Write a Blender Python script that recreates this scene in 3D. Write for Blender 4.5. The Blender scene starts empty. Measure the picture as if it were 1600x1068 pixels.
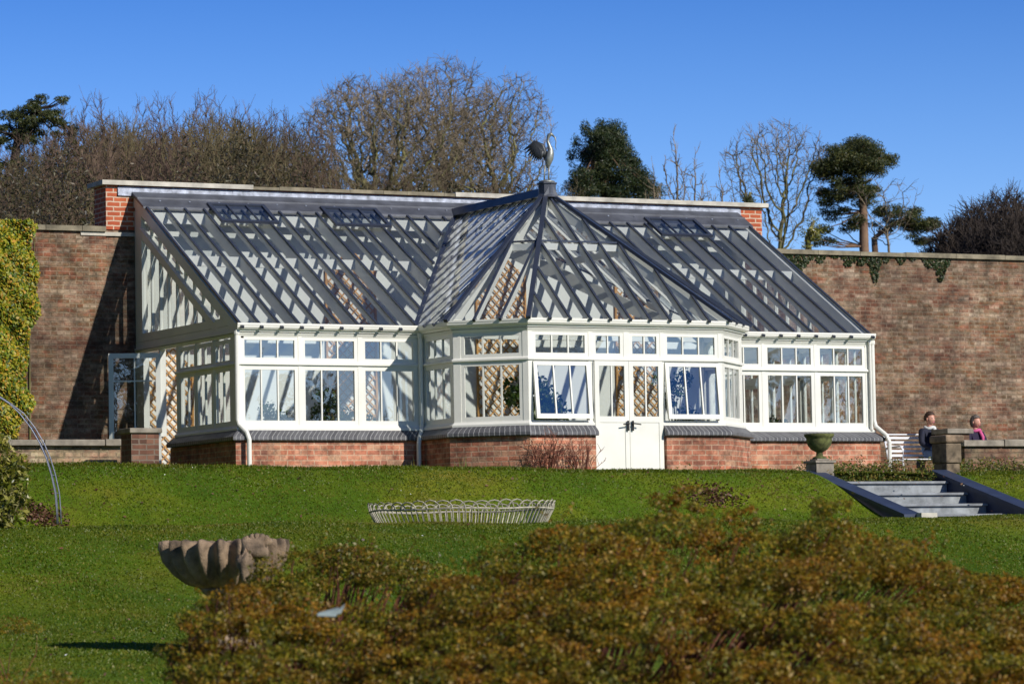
import bpy, math, random
import numpy as np
from math import radians as R_, sin, cos, pi
from mathutils import Vector, Matrix
random.seed(7)
sc = bpy.context.scene
COL = sc.collection

# ------------------------------------------------------------------ camera
YAW, PITCH, ROLL, FPX = R_(26.893), R_(3.7974), R_(1.0454), 5752.9
CAM = Vector((-20.843, -50.0, 0.0))
Fv = Vector((sin(YAW)*cos(PITCH), cos(YAW)*cos(PITCH), sin(PITCH)))
Rv0 = Vector((cos(YAW), -sin(YAW), 0)); Uv0 = Rv0.cross(Fv)
Rv = Rv0*cos(ROLL) - Uv0*sin(ROLL); Uv = Rv0*sin(ROLL) + Uv0*cos(ROLL)
cd = bpy.data.cameras.new('camera'); cam = bpy.data.objects.new('camera', cd); COL.objects.link(cam)
cam.matrix_world = Matrix(((Rv.x, Uv.x, -Fv.x, CAM.x), (Rv.y, Uv.y, -Fv.y, CAM.y), (Rv.z, Uv.z, -Fv.z, CAM.z), (0, 0, 0, 1)))
cd.sensor_width = 36; cd.lens = FPX/1600*36; cd.clip_start = .5; cd.clip_end = 4000
cd.dof.use_dof = True; cd.dof.focus_distance = 55; cd.dof.aperture_fstop = 5.0
sc.camera = cam

def at(px, py, dist):
    """where the sight line of photo pixel (px,py) stands at a given distance (used once, for laying out)"""
    d = Fv + Rv*((px-800)/FPX) + Uv*((534-py)/FPX)
    return CAM + d*dist

# ------------------------------------------------------------------ light
SE, SA = R_(30), R_(21.5)
sun_dir = Vector((sin(SA)*cos(SE), -cos(SA)*cos(SE), sin(SE)))
ld = bpy.data.lights.new('sun', 'SUN'); ld.energy = 4.7; ld.angle = R_(.55); ld.color = (1, .945, .86)
lo = bpy.data.objects.new('sun', ld); COL.objects.link(lo); lo.rotation_euler = sun_dir.to_track_quat('Z', 'Y').to_euler()
w = bpy.data.worlds.new('World'); sc.world = w; w.use_nodes = True
nt = w.node_tree; bg = nt.nodes['Background']
sky = nt.nodes.new('ShaderNodeTexSky'); sky.sky_type = 'NISHITA'; sky.sun_disc = False
sky.sun_elevation = SE; sky.sun_rotation = math.atan2(sun_dir.x, sun_dir.y)
sky.altitude = 0; sky.air_density = 1.0; sky.dust_density = 0.0; sky.ozone_density = 6.0
hs = nt.nodes.new('ShaderNodeHueSaturation'); hs.inputs['Saturation'].default_value = 1.14; hs.inputs['Value'].default_value = 1.0
tc = nt.nodes.new('ShaderNodeTexCoord'); sx = nt.nodes.new('ShaderNodeSeparateXYZ'); nt.links.new(tc.outputs['Generated'], sx.inputs[0])
rp = nt.nodes.new('ShaderNodeValToRGB'); e = rp.color_ramp.elements
e[0].position = 0; e[0].color = (1.20, 1.08, 1.10, 1); e[1].position = .8; e[1].color = (.22, .26, .31, 1)
q_ = e.new(.16); q_.color = (.36, .47, .67, 1); q_ = e.new(.35); q_.color = (.27, .35, .46, 1)
nt.links.new(sx.outputs[2], rp.inputs[0])
mu = nt.nodes.new('ShaderNodeMixRGB'); mu.blend_type = 'MULTIPLY'; mu.inputs[0].default_value = 1
mt = nt.nodes.new('ShaderNodeMixRGB'); mt.blend_type = 'MULTIPLY'; mt.inputs[0].default_value = 1; mt.inputs[2].default_value = (1.0, 1.0, 1.12, 1)
nt.links.new(sky.outputs[0], hs.inputs['Color']); nt.links.new(hs.outputs[0], mt.inputs[1]); nt.links.new(mt.outputs[0], mu.inputs[1]); nt.links.new(rp.outputs[0], mu.inputs[2]); nt.links.new(mu.outputs[0], bg.inputs['Color'])
bg.inputs['Strength'].default_value = .15
sc.view_settings.view_transform = 'Standard'; sc.view_settings.look = 'None'; sc.view_settings.gamma = 1
sc.view_settings.exposure = 0
sc.render.engine = 'CYCLES'
try:
    sc.cycles.max_bounces = 14; sc.cycles.transparent_max_bounces = 24; sc.cycles.caustics_reflective = False
except Exception: pass

# ------------------------------------------------------------------ materials
def lin(r, g, b):
    f = lambda c: ((c/255+.055)/1.055)**2.4 if c > 10 else c/255/12.92
    return (f(r), f(g), f(b), 1)
class NT:
    def __init__(s, name):
        s.m = bpy.data.materials.new(name); s.m.use_nodes = True; s.t = s.m.node_tree
        s.b = s.t.nodes['Principled BSDF']; s.out = s.t.nodes['Material Output']
    def n(s, typ, **kw):
        o = s.t.nodes.new('ShaderNode'+typ)
        for k, v in kw.items():
            if k[0] == '_': setattr(o, k[1:], v)
            else: o.inputs[k.replace('__', ' ')].default_value = v
        return o
    def l(s, a, b): s.t.links.new(a, b)
    def coord(s, which='Object', scale=(1, 1, 1)):
        c = s.n('TexCoord'); m = s.n('Mapping'); m.inputs['Scale'].default_value = scale
        s.l(c.outputs[which], m.inputs[0]); return m.outputs[0]
    def noise(s, co, scale, detail=4, rough=.55):
        o = s.n('TexNoise', Scale=scale, Detail=detail, Roughness=rough); s.l(co, o.inputs['Vector']); return o.outputs['Fac']
    def ramp(s, fac, stops):
        o = s.n('ValToRGB'); e = o.color_ramp.elements
        while len(e) < len(stops): e.new(.5)
        for el, (p, c) in zip(e, stops): el.position = p; el.color = c if len(c) == 4 else (*c, 1)
        s.l(fac, o.inputs[0]); return o.outputs[0]
    def mix(s, a, b, fac, mode='MIX'):
        o = s.n('MixRGB', _blend_type=mode)
        for i, v in ((1, a), (2, b)):
            if isinstance(v, (tuple, list)): o.inputs[i].default_value = v if len(v) == 4 else (*v, 1)
            else: s.l(v, o.inputs[i])
        if isinstance(fac, (int, float)): o.inputs[0].default_value = fac
        else: s.l(fac, o.inputs[0])
        return o.outputs[0]
    def bump(s, h, strength=.3, dist=.02):
        o = s.n('Bump', Strength=strength, Distance=dist); s.l(h, o.inputs['Height']); s.l(o.outputs[0], s.b.inputs['Normal'])
    def col(s, c): s.l(c, s.b.inputs['Base Color'])
MAT = {}
def simple(name, col, rough=.5, metal=0, var=.15, scale=3, bump=.1):
    t = NT(name); co = t.coord(); f = t.noise(co, scale, 5)
    a = tuple(c*(1-var) for c in col[:3])+(1,); b = tuple(min(1, c*(1+var)) for c in col[:3])+(1,)
    t.col(t.ramp(f, [(.3, a), (.7, b)])); t.b.inputs['Roughness'].default_value = rough; t.b.inputs['Metallic'].default_value = metal
    if bump: t.bump(t.noise(co, scale*12, 4), bump, .01)
    MAT[name] = t.m; return t.m
simple('cream paint', (.79, .78, .71), .42, 0, .07, 1.6, .05)
simple('white interior', (.80, .81, .76), .8, 0, .04, 2, .05)
simple('roof paint', (.040, .048, .072), .25, 0, .1, 5, .03)
simple('dark lead', (.085, .092, .112), .45, .1, .35, 4, .2)
simple('bright lead', (.30, .33, .40), .5, .2, .55, 9, .6)
simple('pale coping', (.50, .47, .40), .85, 0, .3, 4, .3)
simple('mossy coping', (.22, .19, .13), .9, 0, .45, 5, .4)
simple('grey stone', (.25, .22, .175), .9, 0, .4, 6, .4)
simple('slate step', (.22, .235, .25), .7, 0, .4, 5, .15)
simple('step riser', (.25, .27, .28), .75, 0, .4, 6, .3)
simple('dark slate', (.028, .042, .085), .55, 0, .25, 5, .15)
simple('statue bronze', (.30, .31, .28), .42, .5, .25, 14, .1)
simple('wing bronze', (.055, .06, .065), .5, .4, .25, 14, .1)
simple('white metal', (.74, .75, .78), .4, 0, .05, 10, 0)
simple('weathered iron', (.40, .37, .29), .7, .1, .35, 20, .2)
simple('arch iron', (.24, .26, .32), .45, .4, .2, 20, 0)
simple('trellis wood', (.56, .29, .09), .7, 0, .25, 9, .1)
simple('black iron', (.02, .02, .022), .4, .5, .1, 9, 0)
simple('skin', (.60, .30, .21), .5, 0, .06, 9, 0)
simple('brown hair', (.055, .03, .018), .6, 0, .3, 40, .3)
simple('grey hair', (.12, .10, .085), .6, 0, .4, 30, .3)
simple('navy coat', (.008, .011, .030), .8, 0, .3, 20, .2)
simple('purple coat', (.016, .008, .035), .8, 0, .3, 20, .2)
simple('pink scarf', (.62, .10, .26), .8, 0, .2, 20, .2)
simple('white cloth', (.65, .66, .64), .8, 0, .1, 20, .2)
simple('blue jeans', (.10, .17, .32), .8, 0, .3, 20, .2)
simple('terracotta', (.42, .17, .08), .8, 0, .2, 9, .1)
simple('floor stone', (.42, .40, .35), .8, 0, .2, 2, .1)
simple('soil', (.07, .042, .03), .95, 0, .5, 14, .8)
simple('lichen stone', (.24, .17, .11), .9, 0, .75, 6, 1.0)
simple('pale scrap', (.27, .33, .33), .6, 0, .2, 9, .1)
simple('eye', (.02, .015, .012), .3, 0, .1, 9, 0)

def brickmat(name, c1, c2, mortar, w=.225, h=.075, ms=.012, stain=None, stainamt=.5, bump=.5, vary=None):
    t = NT(name); co = t.coord('UV')
    br = t.n('TexBrick', Scale=1.0); br.inputs['Brick Width'].default_value = w; br.inputs['Row Height'].default_value = h
    br.inputs['Mortar Size'].default_value = ms; br.inputs['Mortar Smooth'].default_value = .25; br.inputs['Bias'].default_value = 0
    br.inputs['Color1'].default_value = c1; br.inputs['Color2'].default_value = c2; br.inputs['Mortar'].default_value = mortar
    wob = t.noise(co, 9, 3); wo = t.n('VectorMath', _operation='SCALE'); wo.inputs['Scale'].default_value = .02
    cmb = t.n('CombineXYZ'); t.l(wob, cmb.inputs[0]); t.l(wob, cmb.inputs[1]); t.l(cmb.outputs[0], wo.inputs[0])
    ad = t.n('VectorMath', _operation='ADD'); t.l(co, ad.inputs[0]); t.l(wo.outputs[0], ad.inputs[1]); t.l(ad.outputs[0], br.inputs['Vector'])
    c = br.outputs['Color']
    if vary:
        sp_ = t.n('SeparateXYZ'); t.l(ad.outputs[0], sp_.inputs[0])
        def mth(op, a, b=None):
            o = t.n('Math', _operation=op)
            for k_, v_ in ((0, a), (1, b)):
                if v_ is None: continue
                if isinstance(v_, (int, float)): o.inputs[k_].default_value = v_
                else: t.l(v_, o.inputs[k_])
            return o.outputs[0]
        row = mth('FLOOR', mth('DIVIDE', sp_.outputs[1], h)); colm = mth('FLOOR', mth('ADD', mth('DIVIDE', sp_.outputs[0], w), mth('MULTIPLY', mth('FLOORED_MODULO', row, 2.0), .5)))
        cx_ = t.n('CombineXYZ'); t.l(colm, cx_.inputs[0]); t.l(row, cx_.inputs[1]); wn = t.n('TexWhiteNoise', _noise_dimensions='2D'); t.l(cx_.outputs[0], wn.inputs['Vector'])
        c = t.mix(c, t.ramp(wn.outputs['Value'], vary), .80, 'MIX')
        c = t.mix(c, mortar, br.outputs['Fac'], 'MIX')
    if stain:
        f = t.noise(t.coord('Object', (1, 1, 1.8)), 1.1, 10, .78)
        c = t.mix(c, t.ramp(f, stain), stainamt, 'MIX')
        f3 = t.noise(t.coord('Object', (1, 1, 1.3)), .42, 5, .6); c = t.mix(c, t.ramp(f3, [(.36, (.55, .50, .46)), (.5, (1, .95, .9)), (.64, (1.32, 1.28, 1.22))]), .9, 'MULTIPLY')
        f2 = t.noise(t.coord('Object'), 4.5, 8, .75)
        c = t.mix(c, t.ramp(f2, [(.38, (.30, .30, .30)), (.6, (1.25, 1.25, 1.25))]), .8, 'MULTIPLY')
    else:
        f2 = t.noise(t.coord('Object'), 5, 6, .7)
        c = t.mix(c, t.ramp(f2, [(.3, (.6, .6, .6)), (.7, (1.15, 1.15, 1.15))]), .6, 'MULTIPLY')
    t.col(c); t.b.inputs['Roughness'].default_value = .9
    h1 = t.mix(br.outputs['Fac'], t.noise(t.coord('Object'), 40, 4), .35)
    inv = t.n('Invert'); t.l(br.outputs['Fac'], inv.inputs['Color'])
    t.bump(t.mix(inv.outputs[0], t.noise(t.coord('Object'), 35, 5, .7), .45), bump, .02)
    MAT[name] = t.m
brickmat('old brick', (.17, .09, .06, 1), (.24, .15, .10, 1), (.28, .225, .165, 1), .215, .072, .013,
         stain=[(.34, (.04, .02, .013, 1)), (.42, (.18, .062, .03, 1)), (.49, (.30, .215, .15, 1)), (.55, (.11, .075, .026, 1)), (.62, (.27, .075, .032, 1)), (.70, (.32, .24, .17, 1))],
         stainamt=.55, bump=1.0, vary=[(0, (.04, .022, .015, 1)), (.3, (.17, .062, .034, 1)), (.6, (.23, .13, .078, 1)), (.84, (.32, .225, .155, 1)), (1, (.56, .47, .37, 1))])
brickmat('dark brick', (.13, .05, .03, 1), (.19, .09, .055, 1), (.20, .15, .11, 1), .225, .075, .011, bump=.6, vary=[(0, (.06, .03, .02, 1)), (.5, (.18, .075, .045, 1)), (1, (.30, .17, .11, 1))])
brickmat('new red brick', (.42, .085, .035, 1), (.52, .13, .05, 1), (.62, .47, .34, 1), .225, .075, .011, bump=.4)
brickmat('plinth brick', (.44, .15, .085, 1), (.50, .24, .15, 1), (.50, .40, .29, 1), .215, .077, .010,
         stain=[(.30, (.34, .25, .11, 1)), (.46, (.44, .16, .09, 1)), (.60, (.46, .22, .15, 1)), (.75, (.46, .36, .26, 1))], stainamt=.38, bump=.5,
         vary=[(0, (.13, .06, .05, 1)), (.2, (.38, .12, .07, 1)), (.55, (.47, .18, .11, 1)), (.85, (.52, .29, .19, 1)), (1, (.45, .36, .24, 1))])
brickmat('rubble brick', (.26, .17, .09, 1), (.36, .28, .18, 1), (.10, .07, .045, 1), .26, .085, .016,
         stain=[(.3, (.30, .26, .10, 1)), (.45, (.34, .28, .19, 1)), (.6, (.32, .12, .08, 1)), (.75, (.42, .36, .26, 1))], stainamt=.55, bump=1,
         vary=[(0, (.10, .06, .03, 1)), (.4, (.32, .24, .14, 1)), (.7, (.38, .17, .11, 1)), (1, (.50, .43, .30, 1))])
brickmat('engineering brick', (.075, .075, .085, 1), (.13, .13, .14, 1), (.34, .34, .34, 1), .072, 40.0, .0065, bump=.5)
MAT['engineering brick'].node_tree.nodes['Principled BSDF'].inputs['Roughness'].default_value = .45

def glassmat(name, base, tint):
    t = NT(name); t.t.nodes.remove(t.b)
    lw = t.n('LayerWeight'); lw.inputs['Blend'].default_value = .5
    p = t.n('Math', _operation='POWER'); t.l(lw.outputs['Facing'], p.inputs[0]); p.inputs[1].default_value = 4.0
    m = t.n('Math', _operation='MULTIPLY_ADD'); t.l(p.outputs[0], m.inputs[0]); m.inputs[1].default_value = .95-base; m.inputs[2].default_value = base
    tr = t.n('BsdfTransparent'); tr.inputs[0].default_value = tint
    gl = t.n('BsdfGlossy'); gl.inputs['Roughness'].default_value = .01; gl.inputs['Color'].default_value = (.95, .97, 1, 1)
    bm = t.n('Bump', Strength=.12, Distance=.01); t.l(t.noise(t.coord('Object'), 2.2, 2), bm.inputs['Height']); t.l(bm.outputs[0], gl.inputs['Normal'])
    mx = t.n('MixShader'); t.l(m.outputs[0], mx.inputs[0]); t.l(tr.outputs[0], mx.inputs[1]); t.l(gl.outputs[0], mx.inputs[2])
    t.l(mx.outputs[0], t.out.inputs[0]); MAT[name] = t.m
glassmat('window glass', .17, (.86, .90, .89, 1)); glassmat('roof glass', .18, (.92, .95, .96, 1))

def leafmat(name, stops, trans=.35, rough=.5, alt=None, altscale=3):
    t = NT(name); g = t.n('NewGeometry')
    c = t.ramp(g.outputs['Random Per Island'], stops)
    if alt:
        c2 = t.ramp(g.outputs['Random Per Island'], alt); fa = t.ramp(t.noise(t.coord('Object', (1, 1, 1.7)), altscale, 3), [(.40, (0, 0, 0)), (.56, (1, 1, 1))] if name[:3] == 'aza' else [(.52, (0, 0, 0)), (.68, (1, 1, 1))]); c = t.mix(c, c2, fa)
    f = t.noise(t.coord('Object'), 1.6, 3); c = t.mix(c, t.ramp(f, [(.3, (.55, .6, .6)), (.7, (1.3, 1.2, 1.1))]), .6, 'MULTIPLY')
    t.col(c); t.b.inputs['Roughness'].default_value = rough
    tl = t.n('BsdfTranslucent'); t.l(c, tl.inputs[0]); mx = t.n('MixShader'); mx.inputs[0].default_value = trans
    t.l(t.b.outputs[0], mx.inputs[1]); t.l(tl.outputs[0], mx.inputs[2]); t.l(mx.outputs[0], t.out.inputs[0]); MAT[name] = t.m
_green = [(0, (.05, .065, .005, 1)), (.4, (.17, .18, .010, 1)), (.75, (.31, .27, .016, 1)), (.95, (.46, .31, .03, 1)), (1, (.65, .52, .18, 1))]
leafmat('azalea leaves', [(0, (.12, .055, .005, 1)), (.3, (.31, .14, .010, 1)), (.6, (.29, .19, .012, 1)), (.88, (.48, .21, .016, 1)), (.98, (.46, .30, .05, 1)), (1, (.75, .55, .25, 1))], .5, .5, _green, 2.6)
leafmat('azalea green', [(0, (.06, .05, .006, 1)), (.3, (.17, .13, .010, 1)), (.6, (.15, .16, .012, 1)), (.85, (.34, .16, .015, 1)), (1, (.50, .36, .10, 1))], .45, .45, _green, 3)
leafmat('ivy leaves', [(0, (.03, .08, .008, 1)), (.25, (.16, .24, .014, 1)), (.6, (.38, .38, .025, 1)), (.85, (.52, .40, .03, 1)), (1, (.58, .30, .04, 1))], .3)
leafmat('dark ivy', [(0, (.012, .025, .008, 1)), (.6, (.03, .06, .012, 1)), (1, (.10, .09, .03, 1))], .2)
leafmat('laurel leaves', [(0, (.05, .07, .008, 1)), (.4, (.17, .19, .02, 1)), (.8, (.36, .33, .06, 1)), (1, (.60, .54, .24, 1))], .35, .3)
leafmat('pine needles', [(0, (.025, .04, .014, 1)), (.6, (.07, .09, .022, 1)), (1, (.16, .15, .04, 1))], .3)
leafmat('fir needles', [(0, (.014, .030, .012, 1)), (.6, (.035, .06, .018, 1)), (1, (.09, .10, .025, 1))], .25)
leafmat('citrus leaves', [(0, (.015, .04, .006, 1)), (.6, (.05, .10, .012, 1)), (1, (.16, .22, .03, 1))], .3, .3)
leafmat('low plants', [(0, (.04, .07, .010, 1)), (.5, (.12, .17, .02, 1)), (.8, (.28, .24, .03, 1)), (1, (.26, .14, .05, 1))], .3)
leafmat('brown litter', [(0, (.05, .022, .012, 1)), (.6, (.14, .065, .035, 1)), (1, (.28, .17, .10, 1))], .2)
leafmat('scrub', [(0, (.018, .016, .008, 1)), (.5, (.055, .05, .018, 1)), (.8, (.09, .08, .025, 1)), (1, (.14, .09, .05, 1))], .2)
leafmat('grass blades', [(0, (.08, .14, .004, 1)), (.4, (.13, .19, .006, 1)), (.8, (.18, .22, .010, 1)), (1, (.26, .24, .03, 1))], .5, .5, [(0, (.10, .12, .006, 1)), (.5, (.20, .20, .012, 1)), (1, (.30, .24, .06, 1))], .8)
def bark(name, a, b, sc_=1.5):
    t = NT(name); f = t.noise(t.coord(), sc_, 6, .65); t.col(t.ramp(f, [(.35, a), (.65, b)])); t.b.inputs['Roughness'].default_value = .9; MAT[name] = t.m
bark('oak bark', (.06, .05, .03, 1), (.21, .20, .07, 1)); bark('grey twigs', (.11, .085, .055, 1), (.24, .19, .12, 1), .6)
bark('brown twigs', (.075, .045, .032, 1), (.15, .10, .065, 1), .5); bark('olive twigs', (.065, .052, .025, 1), (.15, .12, .055, 1), .4)
bark('pine bark', (.10, .055, .035, 1), (.24, .15, .09, 1)); bark('dark twigs', (.02, .014, .012, 1), (.05, .035, .025, 1), .6)
bark('red twigs', (.10, .03, .02, 1), (.2, .07, .04, 1), 3)

def grassmat():
    t = NT('lawn'); co = t.coord()
    f1 = t.noise(co, .55, 7, .62); f2 = t.noise(co, 9, 6, .7); f3 = t.noise(co, 55, 3, .7)
    c = t.ramp(f1, [(.30, (.055, .125, .004, 1)), (.48, (.095, .165, .006, 1)), (.60, (.15, .19, .010, 1)), (.76, (.22, .18, .025, 1))])
    c = t.mix(c, t.ramp(f2, [(.3, (.62, .66, .6)), (.7, (1.3, 1.28, 1.2))]), .6, 'MULTIPLY')
    c = t.mix(c, t.ramp(t.noise(co, .22, 4), [(.35, (.72, .78, .7)), (.65, (1.2, 1.15, 1.1))]), .9, 'MULTIPLY')
    c = t.mix(c, t.ramp(f3, [(.3, (.6, .6, .6)), (.7, (1.35, 1.3, 1.3))]), .5, 'MULTIPLY')
    t.col(c); t.b.inputs['Roughness'].default_value = .8; t.b.inputs['Specular IOR Level'].default_value = .15
    t.bump(t.mix(f2, f3, .5), .9, .05); MAT['lawn'] = t.m
grassmat()
def fieldmat():
    t = NT('hill scrub'); f = t.noise(t.coord(), .12, 8, .7); t.col(t.ramp(f, [(.35, (.03, .028, .012, 1)), (.65, (.075, .065, .025, 1))])); t.b.inputs['Roughness'].default_value = 1; MAT['hill'] = t.m
fieldmat()

# ------------------------------------------------------------------ mesh tools
class MB:
    def __init__(s): s.v = []; s.f = []; s.uv = {}
    def poly(s, pts, uv=None):
        i = len(s.v); s.v += [tuple(p) for p in pts]; s.f.append(tuple(range(i, i+len(pts))))
        if uv: s.uv[len(s.f)-1] = uv
        return s
    def hexa(s, c):      # c: 8 corners, bottom 4 then top 4, same winding
        i = len(s.v); s.v += [tuple(p) for p in c]
        for q in ((3, 2, 1, 0), (4, 5, 6, 7), (0, 1, 5, 4), (1, 2, 6, 5), (2, 3, 7, 6), (3, 0, 4, 7)): s.f.append(tuple(i+k for k in q))
        return s
    def box(s, x0, x1, y0, y1, z0, z1):
        return s.hexa([(x0, y0, z0), (x1, y0, z0), (x1, y1, z0), (x0, y1, z0), (x0, y0, z1), (x1, y0, z1), (x1, y1, z1), (x0, y1, z1)])
    def beam(s, a, b, w, h, up=(0, 0, 1), lift=0):   # w across, h along up, lift of the underside
        a = Vector(a); b = Vector(b); d = (b-a).normalized(); u = Vector(up); sx = d.cross(u).normalized()*w/2; u = sx.cross(d).normalized()
        return s.hexa([a-sx+u*lift, a+sx+u*lift, b+sx+u*lift, b-sx+u*lift, a-sx+u*(lift+h), a+sx+u*(lift+h), b+sx+u*(lift+h), b-sx+u*(lift+h)])
    def tube(s, pts, rad, n=6, cap=True):
        pts = [Vector(p) for p in pts]
        if not isinstance(rad, (list, tuple)): rad = [rad]*len(pts)
        base = len(s.v); ref = Vector((0, 0, 1))
        if abs((pts[-1]-pts[0]).normalized().z) > .9: ref = Vector((1, 0, 0))
        for k, p in enumerate(pts):
            d = (pts[min(k+1, len(pts)-1)]-pts[max(k-1, 0)]).normalized()
            a = d.cross(ref)
            if a.length < 1e-4: a = d.cross(Vector((0, 1, 0)))
            a.normalize(); b = d.cross(a)
            for j in range(n):
                t = 2*pi*j/n; s.v.append(tuple(p+(a*cos(t)+b*sin(t))*rad[k]))
        for k in range(len(pts)-1):
            for j in range(n):
                j2 = (j+1) % n; s.f.append((base+k*n+j, base+k*n+j2, base+(k+1)*n+j2, base+(k+1)*n+j))
        if cap:
            s.f.append(tuple(base+j for j in range(n-1, -1, -1))); e = base+(len(pts)-1)*n; s.f.append(tuple(e+j for j in range(n)))
        return s
    def lathe(s, c, prof, n=24, fl=0, flamp=0):
        base = len(s.v); c = Vector(c)
        for r, z in prof:
            for j in range(n):
                t = 2*pi*j/n; rr = r*(1+flamp*cos(fl*t)) if fl else r
                s.v.append((c.x+rr*cos(t), c.y+rr*sin(t), c.z+z))
        for k in range(len(prof)-1):
            for j in range(n):
                j2 = (j+1) % n; s.f.append((base+k*n+j, base+k*n+j2, base+(k+1)*n+j2, base+(k+1)*n+j))
        s.f.append(tuple(base+j for j in range(n-1, -1, -1))); e = base+(len(prof)-1)*n; s.f.append(tuple(e+j for j in range(n)))
        return s
    def blob(s, c, r, n=12, m=8, amp=0, seed=0):
        rg = random.Random(seed); prof = []; base = len(s.v); c = Vector(c)
        ph = [rg.uniform(0, 6) for _ in range(4)]
        for k in range(m+1):
            a = pi*k/m
            for j in range(n):
                t = 2*pi*j/n; q = 1+amp*(sin(2*t+ph[0]+3*a)+sin(3*t+ph[1]-2*a)+cos(4*a+ph[2]))*.4
                s.v.append((c.x+r[0]*sin(a)*cos(t)*q, c.y+r[1]*sin(a)*sin(t)*q, c.z-r[2]*cos(a)*q))
        for k in range(m):
            for j in range(n):
                j2 = (j+1) % n; s.f.append((base+k*n+j, base+k*n+j2, base+(k+1)*n+j2, base+(k+1)*n+j))
        return s
    def sweep(s, path, prof, closed_prof=True):
        """mitred sweep of profile [(n,z)] along 2-D path; n>0 is outward (right of travel)"""
        P = [Vector((p[0], p[1])) for p in path]; N = []
        for i in range(len(P)-1):
            T = (P[i+1]-P[i]).normalized(); N.append(Vector((T.y, -T.x)))
        off = []
        for i in range(len(P)):
            if i == 0: off.append(N[0])
            elif i == len(P)-1: off.append(N[-1])
            else: off.append((N[i-1]+N[i])/(1+N[i-1].dot(N[i])))
        L = [0]
        for i in range(len(P)-1): L.append(L[-1]+(P[i+1]-P[i]).length)
        V = [0]
        for k in range(len(prof)): a = prof[k]; b = prof[(k+1) % len(prof)]; V.append(V[-1]+math.hypot(a[0]-b[0], a[1]-b[1]))
        pt = lambda i, k: (P[i].x+off[i].x*prof[k][0], P[i].y+off[i].y*prof[k][0], prof[k][1])
        m = len(prof)
        for i in range(len(P)-1):
            for k in range(m if closed_prof else m-1):
                k2 = (k+1) % m
                z0, z1 = prof[k][1], prof[k2][1]
                va, vb = (z0, z1) if abs(z0-z1) > .7*abs(prof[k][0]-prof[k2][0]) else (V[k], V[k+1])
                s.poly([pt(i, k), pt(i+1, k), pt(i+1, k2), pt(i, k2)], [(L[i], va), (L[i+1], va), (L[i+1], vb), (L[i], vb)])
        if closed_prof:
            s.poly([pt(0, k) for k in range(m)][::-1]); s.poly([pt(len(P)-1, k) for k in range(m)])
        return s
    def build(s, name, mat, parent=None, smooth=False, bevel=0, nouv=False):
        me = bpy.data.meshes.new(name); me.from_pydata(s.v, [], s.f)
        uvl = None if nouv else me.uv_layers.new(name='UVMap').data
        for p in (() if nouv else me.polygons):
            n = p.normal; cu = s.uv.get(p.index)
            if abs(n.z) > .75: fu = lambda q: (q.x, q.y)
            else:
                t = Vector((-n.y, n.x, 0)).normalized() if (n.x or n.y) else Vector((1, 0, 0)); fu = lambda q: (q.x*t.x+q.y*t.y, q.z)
            for k, li in enumerate(p.loop_indices):
                uvl[li].uv = cu[k] if cu else fu(me.vertices[me.loops[li].vertex_index].co)
        if smooth: me.polygons.foreach_set('use_smooth', [True]*len(me.polygons))
        me.materials.append(MAT[mat]); o = bpy.data.objects.new(name, me); COL.objects.link(o)
        if parent: o.parent = parent; o.matrix_parent_inverse = parent_inv(parent)
        if bevel:
            b = o.modifiers.new('bevel', 'BEVEL'); b.width = bevel; b.segments = 2; b.limit_method = 'ANGLE'
        return o
def parent_inv(p):
    m = Matrix.Translation(p.location) @ p.rotation_euler.to_matrix().to_4x4()
    if p.parent: m = Matrix.Translation(p.parent.location) @ m if p.get('_loc') else m
    return m.inverted() if p.type == 'EMPTY' else Matrix.Identity(4)
def tag(o, label, cat, group=None, kind=None):
    if label: o['label'] = label
    if cat: o['category'] = cat
    if group: o['group'] = group
    if kind: o['kind'] = kind
    return o
def thing(name, loc, label, cat, group=None):
    o = bpy.data.objects.new(name, None); o.empty_display_size = .2; COL.objects.link(o); o.location = loc; return tag(o, label, cat, group)
def npmesh(name, verts, nper, mat, parent=None):
    """verts (N,nper,3) array -> N separate faces"""
    N = len(verts); me = bpy.data.meshes.new(name); me.vertices.add(N*nper); me.vertices.foreach_set('co', verts.reshape(-1).astype(np.float32))
    me.loops.add(N*nper); me.loops.foreach_set('vertex_index', np.arange(N*nper, dtype=np.int32))
    me.polygons.add(N); me.polygons.foreach_set('loop_start', np.arange(0, N*nper, nper, dtype=np.int32))
    me.update(calc_edges=True); me.materials.append(MAT[mat])
    o = bpy.data.objects.new(name, me); COL.objects.link(o)
    if parent: o.parent = parent; o.matrix_parent_inverse = parent_inv(parent)
    return o
def leaves(rng, cen, nrm, size, asp=.55, jit=.9, curl=0):
    """kite-shaped leaves at centres cen facing roughly nrm"""
    N = len(cen); n = nrm+rng.normal(0, jit, (N, 3)); n /= np.linalg.norm(n, axis=1)[:, None]+1e-9
    a = rng.normal(0, 1, (N, 3)); t = np.cross(n, a); t /= np.linalg.norm(t, axis=1)[:, None]+1e-9; b = np.cross(n, t)
    L = (size*rng.uniform(.6, 1.3, N))[:, None]; W = L*asp*.5
    v = np.empty((N, 4, 3)); v[:, 0] = cen-t*L*.5; v[:, 1] = cen+b*W+t*L*.08; v[:, 2] = cen+t*L*.5+n*L*curl; v[:, 3] = cen-b*W+t*L*.08
    return v
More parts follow.
